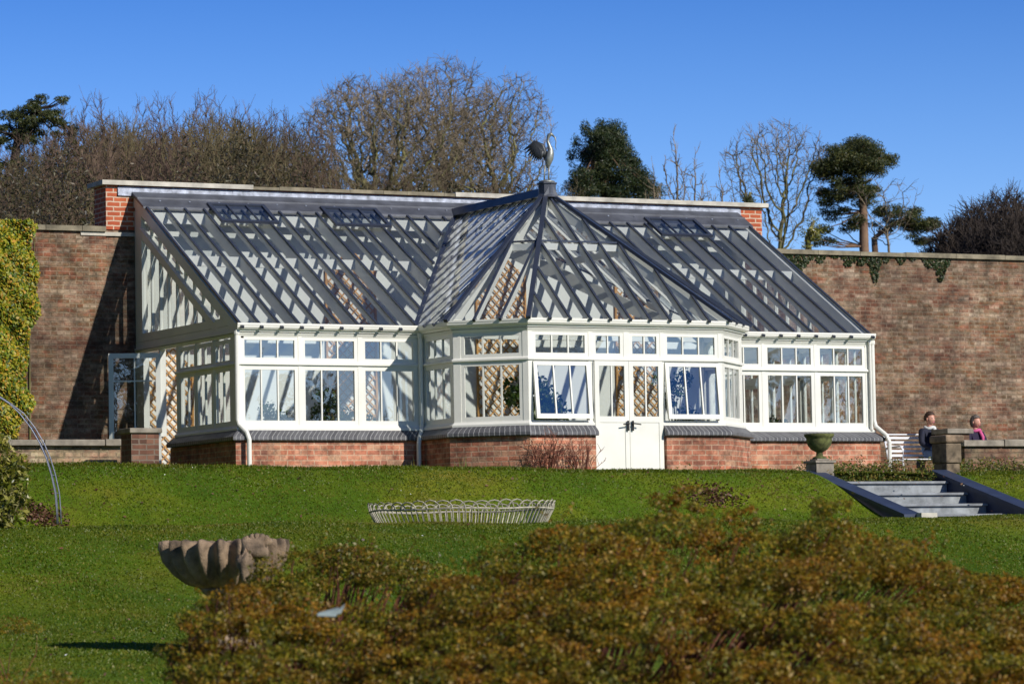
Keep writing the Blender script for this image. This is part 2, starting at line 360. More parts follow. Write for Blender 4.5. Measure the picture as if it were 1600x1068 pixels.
def blob_points(rng, blobs, dens, shell=.35):
    """points in the outer shell of ellipsoids (c, (rx,ry,rz)); number by surface area"""
    P = []; Nn = []
    for c, r in blobs:
        r = np.array(r, float); area = 4*pi*((r[0]*r[1])**1.6+(r[0]*r[2])**1.6+(r[1]*r[2])**1.6)**(1/1.6)/3**(1/1.6)
        k = max(8, int(area*dens)); d = rng.normal(0, 1, (k, 3)); d /= np.linalg.norm(d, axis=1)[:, None]
        f = 1-shell*rng.random(k)**1.5+rng.normal(0, .05, k); P.append(np.array(c)+d*r*f[:, None]); n = d/r; n /= np.linalg.norm(n, axis=1)[:, None]; Nn.append(n)
    return np.concatenate(P), np.concatenate(Nn)

# ------------------------------------------------------------------ terrain
Z_T = 1.60
def bank(x, y):
    """height of the garden: terrace, bank, lawn, second bank, lowest lawn"""
    cz = 1.665-.0115*(x-(-1))   # crest is a little higher at the left
    cz = max(min(cz, 1.72), 1.545)
    w_ = .025*sin(x*1.3)+.02*sin(x*3.1+1)
    if y > -4.5: h = cz + (1.46-cz)*min(1, max(0, (y+4.5)/2.5)) if -.6 < x < 11.3 else cz-.02
    elif y > -7.0:
        t = (-4.5-y)/2.5; t = t*t*(3-2*t)*.55+t*.45; h = cz+(.735-cz)*t
    elif y > -10.6: h = .735+.04*max(0, 1-abs(y+10.6)/.5)
    elif y > -17: 
        t = (-10.6-y)/6.4; t = t*t*(3-2*t)*.6+t*.4; h = .775+(-.33-.775)*t
    else: h = max(-1.75, -.33-(-17-y)*.048)
    return h+w_*(.4 if y > -7 else .6)
mb = MB()
xs = [-400, -200, -90, -50, -30, -20]+[-16+.5*i for i in range(64)]+[16, 18, 22, 30, 50, 90, 200, 400]
ys = [-300, -120, -75, -52, -47, -43, -40, -37, -34, -30, -27, -24, -22, -20, -18, -17, -16.5, -16, -15.5, -15, -14.5]+[-14+.25*i for i in range(41)]+[-3.7, -3.4, -3, -2.5, -2, -1, 0, 1, 2, 4.15]
for y in ys:
    for x in xs: mb.v.append((x, y, bank(x, y)))
nx = len(xs)
SX0, SX1 = 7.02, 9.47
for j in range(len(ys)-1):
    for i in range(nx-1):
        # leave the stair well open
        if xs[i] >= 6.9 and xs[i+1] <= 9.6 and ys[j] >= -6.8 and ys[j+1] <= -4.45: continue
        mb.f.append((j*nx+i, j*nx+i+1, (j+1)*nx+i+1, (j+1)*nx+i))
lawn = mb.build('ground', 'lawn', smooth=True); tag(lawn, None, None, kind='structure'); lawn['label'] = 'mown green lawn stepping down in two grassy banks'
def dist_of(x, y): return (x-CAM.x)*Fv.x+(y-CAM.y)*Fv.y
def hill(x, y): 
    d = dist_of(x, y); return 4.2+max(0, d-62)*.068 - max(0, d-320)*.06
mb = MB(); hx = list(range(-400, 700, 25)); hy = [4.7, 8, 14, 22, 32, 45, 60, 80, 105, 135, 170, 210, 260, 320, 400, 520, 800]
for y in hy:
    for x in hx: mb.v.append((x, y, hill(x, y)+(.5*sin(x*.05+y*.03) if y > 10 else 0)))
for j in range(len(hy)-1):
    for i in range(len(hx)-1): mb.f.append((j*len(hx)+i, j*len(hx)+i+1, (j+1)*len(hx)+i+1, (j+1)*len(hx)+i))
o = mb.build('hillside', 'hill', smooth=True); tag(o, None, None, kind='structure'); o['label'] = 'wooded hillside rising behind the garden wall'

# grass blades on what can be seen
rng = np.random.default_rng(3)
def grass_patch(x0, x1, y0, y1, dens, h, edge=None):
    n = int((x1-x0)*(y1-y0)*dens); x = rng.uniform(x0, x1, n); y = rng.uniform(y0, y1, n)
    keep = ~((x > 6.95) & (x < 9.55) & (y > -7.2) & (y < -4.45)); x = x[keep]; y = y[keep]; n = len(x)
    z = np.array([bank(a, b) for a, b in zip(x, y)]); an = rng.uniform(0, 2*pi, n); hh = h*rng.uniform(.5, 1.5, n); wd = .011*rng.uniform(.6, 1.4, n)
    v = np.empty((n, 3, 3)); dx = np.cos(an)*wd; dy = np.sin(an)*wd; lx = rng.normal(0, .5, n)*hh; ly = rng.normal(0, .5, n)*hh
    v[:, 0] = np.stack([x-dx, y-dy, z-.004], 1); v[:, 1] = np.stack([x+dx, y+dy, z-.004], 1); v[:, 2] = np.stack([x+lx, y+ly, z+hh], 1); return v
G = [grass_patch(-7, 16, -7.2, -4.2, 1500, .017), grass_patch(-12, 5, -17.2, -10.3, 1300, .017), grass_patch(5, 17, -18, -9.6, 900, .017), grass_patch(2.5, 10.5, -11.2, -9.6, 1200, .017),
     grass_patch(-17, -6.5, -32, -17.2, 900, .015), grass_patch(-7, 15, -4.7, -4.2, 1500, .03)]
o = npmesh('grass', np.concatenate(G), 3, 'grass blades'); tag(o, 'short mown grass covering the banks and lawns', 'grass', kind='stuff')

# ------------------------------------------------------------------ garden wall
D = 4.17
gw = thing('garden_wall', (-6, D+.25, 1.4), 'tall weathered brick garden wall running behind the greenhouse', 'wall')
m = MB()
m.box(-45, -.48, D, D+.5, 1.2, 5.66); m.box(11.485, 45, D, D+.5, 1.2, 5.62); m.box(-.48, 11.485, D+.02, D+.5, 1.2, 5.70)
m.build('brickwork', 'old brick', gw)
m = MB()
for x0, x1 in ((-45, -.485),):
    x = x0
    while x < x1: e = min(x1, x+random.uniform(.6, 1.1)); m.box(x, e-.008, D-.06, D+.56, 5.663, 5.745+random.uniform(-.008, .008)); x = e
x = 11.49
while x < 45: e = x+random.uniform(.6, 1.1); m.box(x, e-.008, D-.06, D+.56, 5.623, 5.70+random.uniform(-.008, .008)); x = e
m.build('coping', 'mossy coping', gw)
rw = thing('raised_wall', (5.5, D+.25, 5.7), 'newer red brick wall top with end piers above the glass roof', 'wall')
MB().box(-.475, 11.48, D-.005, D+.51, 5.703, 6.40).build('brickwork', 'new red brick', rw)
m = MB(); m.box(-.56, 2.0, D-.09, D+.60, 6.403, 6.475); m.box(5.6, 11.57, D-.09, D+.60, 6.403, 6.475); c1 = m.build('coping', 'pale coping', rw)
m = MB(); x = 2.004
while x < 5.59: e = min(5.596, x+random.uniform(.4, .7)); m.box(x, e-.006, D-.08, D+.6, 6.403, 6.455+random.uniform(-.01, .01)); x = e
c2 = m.build('coping', 'mossy coping', rw); c2['label'] = 'darker mossy stretch of coping in the middle'
m = MB()
x = -.28
while x < 11.05:
    e = min(11.05, x+random.uniform(.5, .8)); j = random.uniform(0, .006)
    m.hexa([(x, D-.035-j, 6.24), (e, D-.035-j, 6.24), (e, D-.006, 6.24), (x, D-.006, 6.24), (x, D-.018-j, 6.385), (e, D-.018-j, 6.385), (e, D-.006, 6.385), (x, D-.006, 6.385)]); x = e+.002
m.build('lead_flashing', 'bright lead', rw)
m = MB(); m.box(-.9, .05, D-.02, D-.003, 5.60, 5.66); m.build('lime_patch', 'pale coping', gw)

# ------------------------------------------------------------------ greenhouse
gh = thing('greenhouse', (5.47, 1.0, 1.46), 'cream timber glasshouse with grey glazed roof and canted centre bay', 'greenhouse')
XR = 10.94; CX = 5.47
A = [(0, 4.15), (0, 0), (3, 0), (3, -1.06), (3.82, -1.88), (7.12, -1.88), (7.94, -1.06), (7.94, 0), (XR, 0), (XR, 4.15)]
ZS, ZG0, ZG1, ZTR, ZU0, ZU1, ZE = 2.361, 2.507, 3.256, 3.326, 3.433, 3.695, 3.93
# brick plinth and its dark bullnose capping
plp = [(0, ZS-.001), (0, 1.2), (.10, 1.2), (.10, 2.203), (.04, ZS-.05)]
cpp = [(-.02, ZS-.002), (-.02, 2.206), (.155, 2.206), (.165, 2.22), (.165, 2.262), (.14, 2.285), (.045, ZS-.002)]
p1 = [(0, 2.50), (0, 0), (3, 0), (3, -1.06), (3.82, -1.88), (4.875, -1.88)]; p2 = [(6.075, -1.88), (7.12, -1.88), (7.94, -1.06), (7.94, 0), (XR, 0), (XR, 4.15)]
for p in (p1, p2): MB().sweep(p, [(0, 2.203), (0, 1.2), (.10, 1.2), (.10, 2.203)]).build('plinth_wall', 'plinth brick', gh)
for p in (p1[:-1]+[(4.895, -1.88)], [(6.055, -1.88)]+p2[1:]): MB().sweep(p, cpp).build('plinth_capping', 'engineering brick', gh)

def basis(a, b):
    a = Vector((a[0], a[1])); b = Vector((b[0], b[1])); T = (b-a).normalized(); return a, T, Vector((T.y, -T.x)), (b-a).length
def lb(m, fr, u0, u1, n0, n1, z0, z1, tilt=None):
    a, T, N, L = fr
    def P(u, n, z):
        if tilt: n = n+(tilt[0]-z)*tilt[1]
        q = a+T*u+N*n; return (q.x, q.y, z)
    m.hexa([P(u0, n0, z0), P(u1, n0, z0), P(u1, n1, z0), P(u0, n1, z0), P(u0, n0, z1), P(u1, n0, z1), P(u1, n1, z1), P(u0, n1, z1)])
def window(fr, g0, g1, z0, z1, np_, nm='window', n=0.0, sash=.058, tilt=None, bot=None, mun=.022):
    """sash with glass opening g0..g1 x z0..z1 divided into np_ panes"""
    m = MB(); b = bot or sash
    lb(m, fr, g0-sash, g0, n-.045, n, z0-b, z1+sash, tilt); lb(m, fr, g1, g1+sash, n-.045, n, z0-b, z1+sash, tilt)
    lb(m, fr, g0, g1, n-.045, n-.001, z0-b, z0, tilt); lb(m, fr, g0, g1, n-.045, n-.001, z1, z1+sash, tilt)
    for k in range(1, np_):
        u = g0+(g1-g0)*k/np_; lb(m, fr, u-mun/2, u+mun/2, n-.04, n-.006, z0, z1, tilt)
    w_ = m.build(nm, 'cream paint', gh)
    a, T, N, L = fr; mg = MB()
    for k in range(np_):
        u0 = g0+(g1-g0)*k/np_; u1 = g0+(g1-g0)*(k+1)/np_; q = []
        for u, z in ((u0, z0), (u1, z0), (u1, z1), (u0, z1)):
            nn = n-.022+random.uniform(-.0016, .0016)+((tilt[0]-z)*tilt[1] if tilt else 0); p = a+T*u+N*nn; q.append((p.x, p.y, z))
        mg.poly(q)
    mg.build('pane', 'window glass', w_); return w_
fw = MB()
def wall_run(a, b, units, cornice=True, posts=(), z_top=3.80, endp=(.05, .05)):
    """units: list of (glass0, glass1, panes, kind)"""
    fr = basis(a, b); L = fr[3]
    for p0, p1_ in posts: lb(fw, fr, p0, p1_, -.10, .004, ZS, z_top)
    return fr
fL = basis(A[1], A[2]); fA = basis(A[2], A[3]); fB = basis(A[3], A[4]); fC = basis(A[4], A[5]); fD = basis(A[5], A[6]); fE = basis(A[6], A[7]); fR = basis(A[7], A[8])
fGL = basis((0, 4.15), (0, 0)); fGR = basis((XR, 0), (XR, 4.15))
def two_tier(fr, g0, g1, np_, open_=False):
    window(fr, g0, g1, ZU0, ZU1, np_, 'window')
    if open_: window(fr, g0, g1, ZG0+.02, ZG1-.01, np_, 'open_window', n=.03, tilt=(ZG1+.04, .115), bot=.07)
    else: window(fr, g0, g1, ZG0, ZG1, np_, 'window', bot=.075)
for g0, g1 in ((.10, .90), (1.07, 1.87), (2.05, 2.84)): two_tier(fL, g0, g1, 3)
for g0, g1 in ((.16, .95-.06+.04), (1.16, 1.97-.02), (2.13, 2.90-.02)): pass
for g0, g1 in ((.13, .93), (1.10, 1.90), (2.07, 2.87-.01)): two_tier(fR, g0, g1, 3)
two_tier(fA, .12, .94, 3); two_tier(fE, .12, .94, 3); two_tier(fB, .17, 1.02, 3); two_tier(fD, .14, .99, 3)
two_tier(fC, .13, .95, 3, True); two_tier(fC, 2.35, 3.17, 3, True)
window(fC, 1.135, 1.545, ZU0, ZU1, 2); window(fC, 1.755, 2.165, ZU0, ZU1, 2)
# gable side: three two-pane windows, coordinates along fGL run from the back (y=4.15) to the front
for y0, y1 in ((2.28, 1.74), (1.60, 1.06), (.88, .34)):
    window(fGL, 4.15-y0, 4.15-y1, ZG0, ZG1, 2, bot=.075); window(fGL, 4.15-y0, 4.15-y1, ZU0-.02, ZU1-.03, 2)
for k in range(4): g0 = .15+k*1.0; two_tier(fGR, g0, g0+.8, 3)
# posts, rails and plates of the timber frame
def run_frame(fr, ps, door=None):
    L = fr[3]
    for p0, p1_ in ps: fw = MB(); lb(fw, fr, p0, p1_, -.09, .006, ZS+.05, 3.80); fw.build('post', 'cream paint', gh)
run_frame(fL, [(0, .042), (.958, 1.012), (1.928, 1.992), (2.898, 3.0)])
run_frame(fR, [(0, .072), (.988, 1.042), (1.958, 2.012), (2.928-.01, 2.94+.06)])
run_frame(fA, [(0, .062), (.998, 1.06)]); run_frame(fE, [(0, .062), (.998, 1.06)])
run_frame(fB, [(0, .112), (1.078, 1.16)]); run_frame(fD, [(0, .082), (1.048, 1.16)])
run_frame(fC, [(0, .072), (1.008, 1.077), (2.223, 2.292), (3.228, 3.3)]); fw = MB(); lb(fw, fC, 1.603, 1.697, -.09, .006, 3.34, 3.80); fw.build('post', 'cream paint', gh)
run_frame(fGL, [(.0, .32), (.98, 1.03), (1.70, 1.812), (2.468, 2.492), (3.148, 3.212), (3.868, 4.135)])
run_frame(fGR, [(.015, .092)]+[(1.008+k, 1.092+k) for k in range(3)]+[(4.008, 4.15)])
m = MB()
cut1 = A[1:5]+[(4.895, -1.88)]; cut2 = [(6.055, -1.88)]+A[5:]
sill = [(-.10, ZS), (.05, ZS), (.05, ZS+.03), (.015, ZS+.058), (.006, ZS+.075), (-.10, ZS+.075)]
m.sweep([(0, 2.45)]+cut1, sill); m.build('sill', 'cream paint', gh); MB().sweep(cut2, sill).build('sill', 'cream paint', gh)
m = MB(); full = A[1:9]
m.sweep([(0, 2.45)]+A[1:], [(-.09, ZG1+.055), (.002, ZG1+.055), (.002, ZTR+.002), (.034, ZTR+.004), (.034, ZTR+.03), (.004, ZTR+.052), (-.09, ZTR+.052)]); m.build('transom', 'cream paint', gh)
m = MB(); m.sweep([(0, 4.15)]+A[1:], [(-.09, 3.748), (.005, 3.748), (.012, 3.765), (.03, 3.79), (.03, 3.80), (.005, 3.805), (.005, 3.92), (-.09, 3.92)]); m.build('top_plate', 'cream paint', gh)
m = MB(); gp = [(-.055, 0)]+A[2:8]+[(XR+.055, 0)]
m.sweep(gp, [(.007, 3.808), (.055, 3.812), (.06, 3.838), (.095, 3.845), (.118, 3.87), (.122, 3.90), (.128, 3.905), (.128, 3.935), (.007, 3.935)]); m.build('gutter', 'cream paint', gh)
# right gable fill, left gable: beam, verge rafter, sloping rail, mullions, glass
M = lambda y: 3.93+.5664*y
def gable(x, side):
    s_ = -1 if side == 'l' else 1; x0, x1 = sorted((x, x-s_*.10)); xo = x+s_*.004
    m = MB(); m.box(*sorted((xo, x-s_*.10)), .30, 4.15, 3.925, 4.05); m.box(*sorted((x+s_*.03, x+s_*.006)), .05, 4.15, 3.79, 3.83)
    def sl(o0, o1, ya, yb, e=0):   # strip between vertical offsets under the roof line
        xa, xb = sorted((xo+s_*e, x-s_*.09))
        m.hexa([(xa, ya, M(ya)-o1), (xb, ya, M(ya)-o1), (xb, yb, M(yb)-o1), (xa, yb, M(yb)-o1), (xa, ya, M(ya)-o0), (xb, ya, M(ya)-o0), (xb, yb, M(yb)-o0), (xa, yb, M(yb)-o0)])
    sl(.02, .21, .0, 4.15, .012); sl(.40, .585, .80, 4.15, -.002)
    m.box(*sorted((xo, x-s_*.09)), 3.86, 4.15, 4.05, 6.0)
    for k in range(10):
        y = 3.50-.35*k
        if M(y)-.2 > 4.06: m.box(*sorted((xo-s_*.012, x-s_*.07)), y-.016, y+.016, 4.04, M(y)-.15)
    f_ = m.build('gable_frame', 'cream paint', gh)
    g = MB(); g.poly([(x-s_*.03, .20, 4.03), (x-s_*.03, 4.1, 4.03), (x-s_*.03, 4.1, M(4.1)-.1), (x-s_*.03, .20, M(.2)-.02)]); g.build('pane', 'window glass', f_)
    if side == 'l':
        m = MB(); m.tube([(x-.03, .85, M(.85)-.40), (x-.03, 3.84, M(3.84)-.40)], .010, 6); m.build('opening_rod', 'white metal', f_)
gable(0, 'l'); gable(XR, 'r')
# left gable door, opened outward
def door_leaf(m, mg, P, w_, z0, z1, gz0, st=.07, panes=2, hbar=None):
    def b(u0, u1, n0, n1, a, c): m.hexa([P(u0, n0, a), P(u1, n0, a), P(u1, n1, a), P(u0, n1, a), P(u0, n0, c), P(u1, n0, c), P(u1, n1, c), P(u0, n1, c)])
    b(0, st, -.02, .02, z0, z1); b(w_-st, w_, -.02, .02, z0, z1); b(st, w_-st, -.019, .019, z1-st, z1); b(st, w_-st, -.019, .019, gz0-.09, gz0); b(st, w_-st, -.019, .019, z0, z0+.16)
    b(st, w_-st, -.010, .010, z0+.16, gz0-.09)
    for k in range(1, panes): u = st+(w_-2*st)*k/panes; b(u-.011, u+.011, -.014, .014, gz0, z1-st)
    if hbar: b(st, w_-st, -.0135, .0135, hbar-.011, hbar+.011)
    mg.poly([P(st, 0, gz0), P(w_-st, 0, gz0), P(w_-st, 0, z1-st), P(st, 0, z1-st)])
hx_, hy_ = 0.0, 3.12; ang = R_(158); dl = Vector((cos(ang), sin(ang))); dn = Vector((-dl.y, dl.x))
PG = lambda u, n, z: (hx_+dl.x*u+dn.x*n, hy_+dl.y*u+dn.y*n, z)
m = MB(); mg = MB(); door_leaf(m, mg, PG, .80, 1.55, 3.70, 2.02, .075, 2, 3.27)
dd = m.build('side_door', 'cream paint', gh); dd['label'] = 'glazed side door standing open'; mg.build('pane', 'window glass', dd)
# double doors of the bay
for sgn, u0 in ((1, 4.90), (-1, 6.05)):
    Pd = (lambda s, x0: (lambda u, n, z: (x0+s*u, -1.88-.035+(-n), z)))(sgn, u0)
    m = MB(); mg = MB(); door_leaf(m, mg, Pd, .572, 1.46, 3.318, 2.495, .072, 2)
    for e, f in ((0, .02),):
        m.box(*sorted((u0+sgn*.08, u0+sgn*.49)), -1.88-.063, -1.88-.05, 1.66, 1.69); 
    dd = m.build('door', 'cream paint', gh); mg.build('pane', 'window glass', dd)
    h = MB(); xh = u0+sgn*.535; h.box(xh-.016, xh+.016, -1.955-.012, -1.955, 2.28, 2.43); h.tube([(xh, -1.955, 2.385), (xh, -2.01, 2.385), (xh-sgn*.11, -2.012, 2.372)], .010, 6); h.build('handle', 'black iron', dd)
m = MB(); m.box(4.86, 6.09, -2.05, -1.80, 1.2, 1.455); m.build('doorstep', 'grey stone', gh)
# floor, inner face of the back wall
m = MB(); m.poly([(x, y, 1.47) for x, y in [(.02, 4.12), (.02, .02), (3.02, .02), (3.02, -1.04), (3.84, -1.86), (7.1, -1.86), (7.92, -1.04), (7.92, .02), (XR-.02, .02), (XR-.02, 4.12)]]); m.build('floor', 'floor stone', gh)
MB().box(.01, XR-.01, D-.05, D-.008, 1.3, 6.2).build('back_wall', 'white interior', gh)
# ---- roof
def plane3(pts):
    p = [Vector(q) for q in pts]; n = (p[1]-p[0]).cross(p[2]-p[0]).normalized()
    if n.z < 0: n = -n
    return p[0], n
def zof(pl, x, y): p, n = pl; return p.z-(n.x*(x-p.x)+n.y*(y-p.y))/n.z
def clip(poly, q, d):
    t0, t1 = -1e9, 1e9; q = Vector(q); d = Vector(d); k = len(poly)
    area = sum(poly[i][0]*poly[(i+1) % k][1]-poly[(i+1) % k][0]*poly[i][1] for i in range(k))
    for i in range(k):
        a = Vector(poly[i]); b = Vector(poly[(i+1) % k]); e = b-a; nn = Vector((-e.y, e.x)) if area > 0 else Vector((e.y, -e.x))
        den = nn.dot(d); num = nn.dot(a-q)
        if abs(den) < 1e-9:
            if num > 1e-6: return None
            continue
        t = num/den
        if den > 0: t0 = max(t0, t)
        else: t1 = min(t1, t)
    return (t0, t1) if t1-t0 > .04 else None
RZ = 6.09; AP = (CX, .6, RZ); VT = (CX, 3.82, RZ)
pm = plane3([(0, 0, 3.945), (1, 0, 3.945), (0, 3.82, RZ+.005)])
pf = plane3([(2.9, 0, 3.945), (2.9, -1.1, 3.945), AP]); pb = plane3([(2.88, -1.1, 3.945), (3.78, -2.0, 3.945), AP]); pc = plane3([(3.78, -2.0, 3.945), (7.16, -2.0, 3.945), AP])
mir = lambda pl: (Vector((XR-pl[0].x, pl[0].y, pl[0].z)), Vector((-pl[1].x, pl[1].y, pl[1].z)))
xv = 2.9+3.67/3.82*2.57
polyM = [(-.03, -.11), (2.83, -.11), (2.9, 0), (xv, 3.67), (-.03, 3.67)]
polyF = [(2.88, 0), (2.88, -1.1), (CX, .6), (CX, 3.82)]; polyB = [(2.88, -1.1), (3.78, -2.0), (CX, .6)]; polyC = [(3.78, -2.0), (7.16, -2.0), (CX, .6)]
flip = lambda P: [(XR-x, y) for x, y in P][::-1]
facets = [(polyM, pm), (flip(polyM), mir(pm)), (polyF, pf), (flip(polyF), mir(pf)), (polyB, pb), (flip(polyB), mir(pb)), (polyC, pc)]
rg = MB()
for P, pl in facets: rg.poly([(x, y, zof(pl, x, y)) for x, y in P])
rgo = rg.build('roof_glass', 'roof glass', gh)
def bar(P, pl, q, d, deep=.11, wide=.028, ext=0.045, cw=.036, ch=.024):
    r = clip(P, q, d)
    if not r: return
    q = Vector(q); d = Vector(d); a = q+d*r[0]; b = q+d*r[1]
    dd_ = (b-a).normalized()
    a3 = Vector((a.x, a.y, zof(pl, a.x, a.y))); b3 = Vector((b.x, b.y, zof(pl, b.x, b.y))); n = pl[1]; e3 = (b3-a3).normalized()
    m = MB(); onee = a3-e3*ext; m.beam(onee, b3, cw, ch, n, .004)
    if ext: m.beam(onee-e3*.008, onee+e3*.02, .042, .040, n, -.010)
    m.build('glazing_bar', 'roof paint', gh)
    m = MB(); m.beam(a3+e3*.05, b3-e3*.02, wide, deep, n, -deep-.004); m.build('rafter', 'cream paint', gh)
def series_main(P, pl, xs_):
    for i, x in xs_:
        big = i % 3 == 0
        low = x < 2.92 or x > 8.02
        bar(P, pl, (x, 0), (0, 1), .19 if big else .075, .040 if big else .026, .045 if low else -.02)
sp = [(i, .0+.3222*i) for i in range(10)]+[(9+k, 2.9+.321*k) for k in range(1, 8)]
sp[0] = (1, .012)
series_main(polyM, pm, sp)
spR = [(1, 10.928), (3, 10.52), (4, 10.19), (5, 9.865), (6, 9.54), (7, 9.215), (8, 8.89), (9, 8.56), (10, 8.23)]+[(11+k, 8.23-.321*(k+1)) for k in range(8)]
series_main(flip(polyM), mir(pm), spR)
for P, pl in ((polyF, pf), (flip(polyF), mir(pf))):
    for i in range(13):
        y = -.74+.335*i; bar(P, pl, (P[0][0] if P is polyF else XR-2.9, y), (1, 0), .04, .022, .05 if y < 0 else -.02, .024, .014)
for P, pl, dv in ((polyB, pb, Vector((.7071, .7071))), (flip(polyB), mir(pb), Vector((-.7071, .7071)))):
    a = Vector((2.88, -1.1)) if P is polyB else Vector((XR-2.88, -1.1)); b = Vector((3.78, -2.0)) if P is polyB else Vector((XR-3.78, -2.0))
    for f in (.345, .665): bar(P, pl, a.lerp(b, f), dv, .09, .03)
for i in range(1, 10): bar(polyC, pc, (3.78+.338*i, -1.9), (0, 1), .09, .03)
# hips, valleys, ridge
m = MB()
def hip(a, b, w_=.07, h=.05): m.beam(Vector(a), Vector(b), w_, h, (0, 0, 1), -.01)
for s in (0, 1):
    X = (lambda x: x) if s == 0 else (lambda x: XR-x)
    hip((X(2.85), -1.13, 3.92), (CX, .6, RZ+.02)); hip((X(3.75), -2.05, 3.92), (CX, .6, RZ+.02)); 
    m.beam((X(2.9), 0, 3.955), (CX, 3.82, RZ+.01), .07, .02)
m.build('hip_capping', 'roof paint', gh)
m = MB(); m.hexa([(CX-.13, .45, RZ-.05), (CX+.13, .45, RZ-.05), (CX+.13, 3.85, RZ-.05), (CX-.13, 3.85, RZ-.05), (CX-.04, .45, RZ+.09), (CX+.04, .45, RZ+.09), (CX+.04, 3.9, RZ+.09), (CX-.04, 3.9, RZ+.09)])
m.build('ridge_capping', 'dark lead', gh)
m = MB(); zz = lambda y, k: zof(pm, 0, y)+k
m.hexa([(-.05, 3.64, zz(3.64, .0)), (XR+.05, 3.64, zz(3.64, .0)), (XR+.05, 4.16, zz(4.16, -.03)), (-.05, 4.16, zz(4.16, -.03)), (-.05, 3.64, zz(3.64, .035)), (XR+.05, 3.64, zz(3.64, .035)), (XR+.05, 4.16, zz(4.16, .03)), (-.05, 4.16, zz(4.16, .03))])
m.box(-.05, XR+.05, 3.9, 3.93, zz(3.9, .03), zz(3.9, .058))
ap = m.build('roof_apron', 'dark lead', gh)
m = MB()
for k in range(22): m.blob((.3+.5*k, 3.83, zz(3.83, .04)), (.018, .018, .012), 8, 5)
m.build('fixings', 'bright lead', ap)
# bearer under the eaves bars, purlins, tie rods
m = MB(); m.box(.1, 2.95+.9, 2.15, 2.23, M(2.19)-.20, M(2.19)-.045); m.box(XR-3.85, XR-.1, 2.15, 2.23, M(2.19)-.20, M(2.19)-.045); m.box(.1, XR-.1, 3.55, 3.62, M(3.58)-.2, M(3.58)-.03)
m.build('purlin', 'cream paint', gh)
def on(a, b, t): return Vector(a).lerp(Vector(b), t)
m = MB(); e1 = on((2.88, -1.1, 3.945), AP, .60); e2 = on((3.78, -2, 3.945), AP, .60); e3 = Vector((XR-e2.x, e2.y, e2.z)); e4 = Vector((XR-e1.x, e1.y, e1.z)); e0 = Vector((e1.x, 1.9, e1.z)); e5 = Vector((e4.x, 1.9, e4.z))
for a, b in ((e0, e1), (e1, e2), (e2, e3), (e3, e4), (e4, e5)): m.beam(a, b, .06, .10, (0, 0, 1), -.13)
m.build('bay_purlin', 'cream paint', gh)
m = MB()
for a, b in ((e1, e2), (e2, e3), (e3, e4)): m.beam(a, b, .05, .025, (0, 0, 1), -.005)
m.build('bay_glazing_joint', 'roof paint', gh)
m = MB(); m.beam((2.95, 0, 3.85), (CX, 3.82, RZ-.10), .06, .2, (0, 0, 1), -.2); m.beam((XR-2.95, 0, 3.85), (CX, 3.82, RZ-.10), .06, .2, (0, 0, 1), -.2)
for s in (0, 1):
    X = (lambda x: x) if s == 0 else (lambda x: XR-x)
    m.beam((X(2.95), -1.05, 3.90), (CX, .6, RZ-.04), .05, .13, (0, 0, 1), -.13); m.beam((X(3.82), -1.9, 3.90), (CX, .6, RZ-.04), .05, .13, (0, 0, 1), -.13)
m.beam((3.05, .02, 3.86), (7.9, .02, 3.86), .09, .2, (0, 0, 1), -.1); m.box(3.0, 3.1, -.06, .05, 1.47, 3.8); m.box(7.84, 7.94, -.06, .05, 1.47, 3.8)
m.build('hip_rafter', 'cream paint', gh)
# roof vents
for x0, x1 in ((1.07, 2.05), (3.02, 4.01), (8.95, 9.93)):
    m = MB(); ya, yb = 3.19, 3.80; n = pm[1]; P3 = lambda x, y, l: Vector((x, y, zof(pm, x, y)))+n*l
    def rb(xa, xb, y0, y1, l0, l1, mm): mm.hexa([P3(xa, y0, l0), P3(xb, y0, l0), P3(xb, y1, l0), P3(xa, y1, l0), P3(xa, y0, l1), P3(xb, y0, l1), P3(xb, y1, l1), P3(xa, y1, l1)])
    rb(x0, x0+.06, ya, yb, .02, .062, m); rb(x1-.06, x1, ya, yb, .02, .062, m); rb(x0+.06, x1-.06, ya, ya+.05, .02, .060, m); rb(x0+.06, x1-.06, yb-.05, yb, .02, .060, m)
    for f in (1/3, 2/3): xm = x0+(x1-x0)*f; rb(xm-.014, xm+.014, ya+.05, yb-.05, .035, .058, m)
    v_ = m.build('roof_vent', 'roof paint', gh); g = MB(); g.poly([P3(x0+.06, ya+.05, .045), P3(x1-.06, ya+.05, .045), P3(x1-.06, yb-.05, .045), P3(x0+.06, yb-.05, .045)]); g.build('pane', 'roof glass', v_)
# octagonal finial base
m = MB(); m.lathe((CX, .58, 0), [(.19, 6.02), (.15, 6.06), (.145, 6.08), (.145, 6.225), (.165, 6.23), (.165, 6.25), (.10, 6.262), (.001, 6.263)], 8); m.build('finial_base', 'dark lead', gh)
# downpipes
def pipe(pts, r=.035): 
    m = MB(); m.tube(pts, r, 10); 
    for p in (pts[0], pts[-1]): m.tube([Vector(p)+Vector((0, 0, -.03)), Vector(p)+Vector((0, 0, .03))], r*1.3, 10)
    return m.build('downpipe', 'cream paint', gh, smooth=False)
pipe([(-.035, -.03, 3.80), (-.035, -.03, 2.52), (-.02, -.05, 2.44), (.05, -.17, 2.32), (.065, -.215, 2.22), (.065, -.215, 1.50)])
pipe([(2.94, -.055, 3.80), (2.94, -.055, 2.42), (2.90, -.12, 2.34), (2.82, -.225, 2.24), (2.80, -.24, 2.15), (2.80, -.24, 1.50)])
pipe([(XR+.04, -.03, 3.80), (XR+.04, -.03, 2.55), (XR+.06, -.05, 2.45), (XR+.16, -.20, 2.30), (XR+.19, -.23, 2.20), (XR+.19, -.23, 1.50)])
pipe([(XR-.02, -.05, 3.80), (XR-.02, -.05, 2.42)], .02)

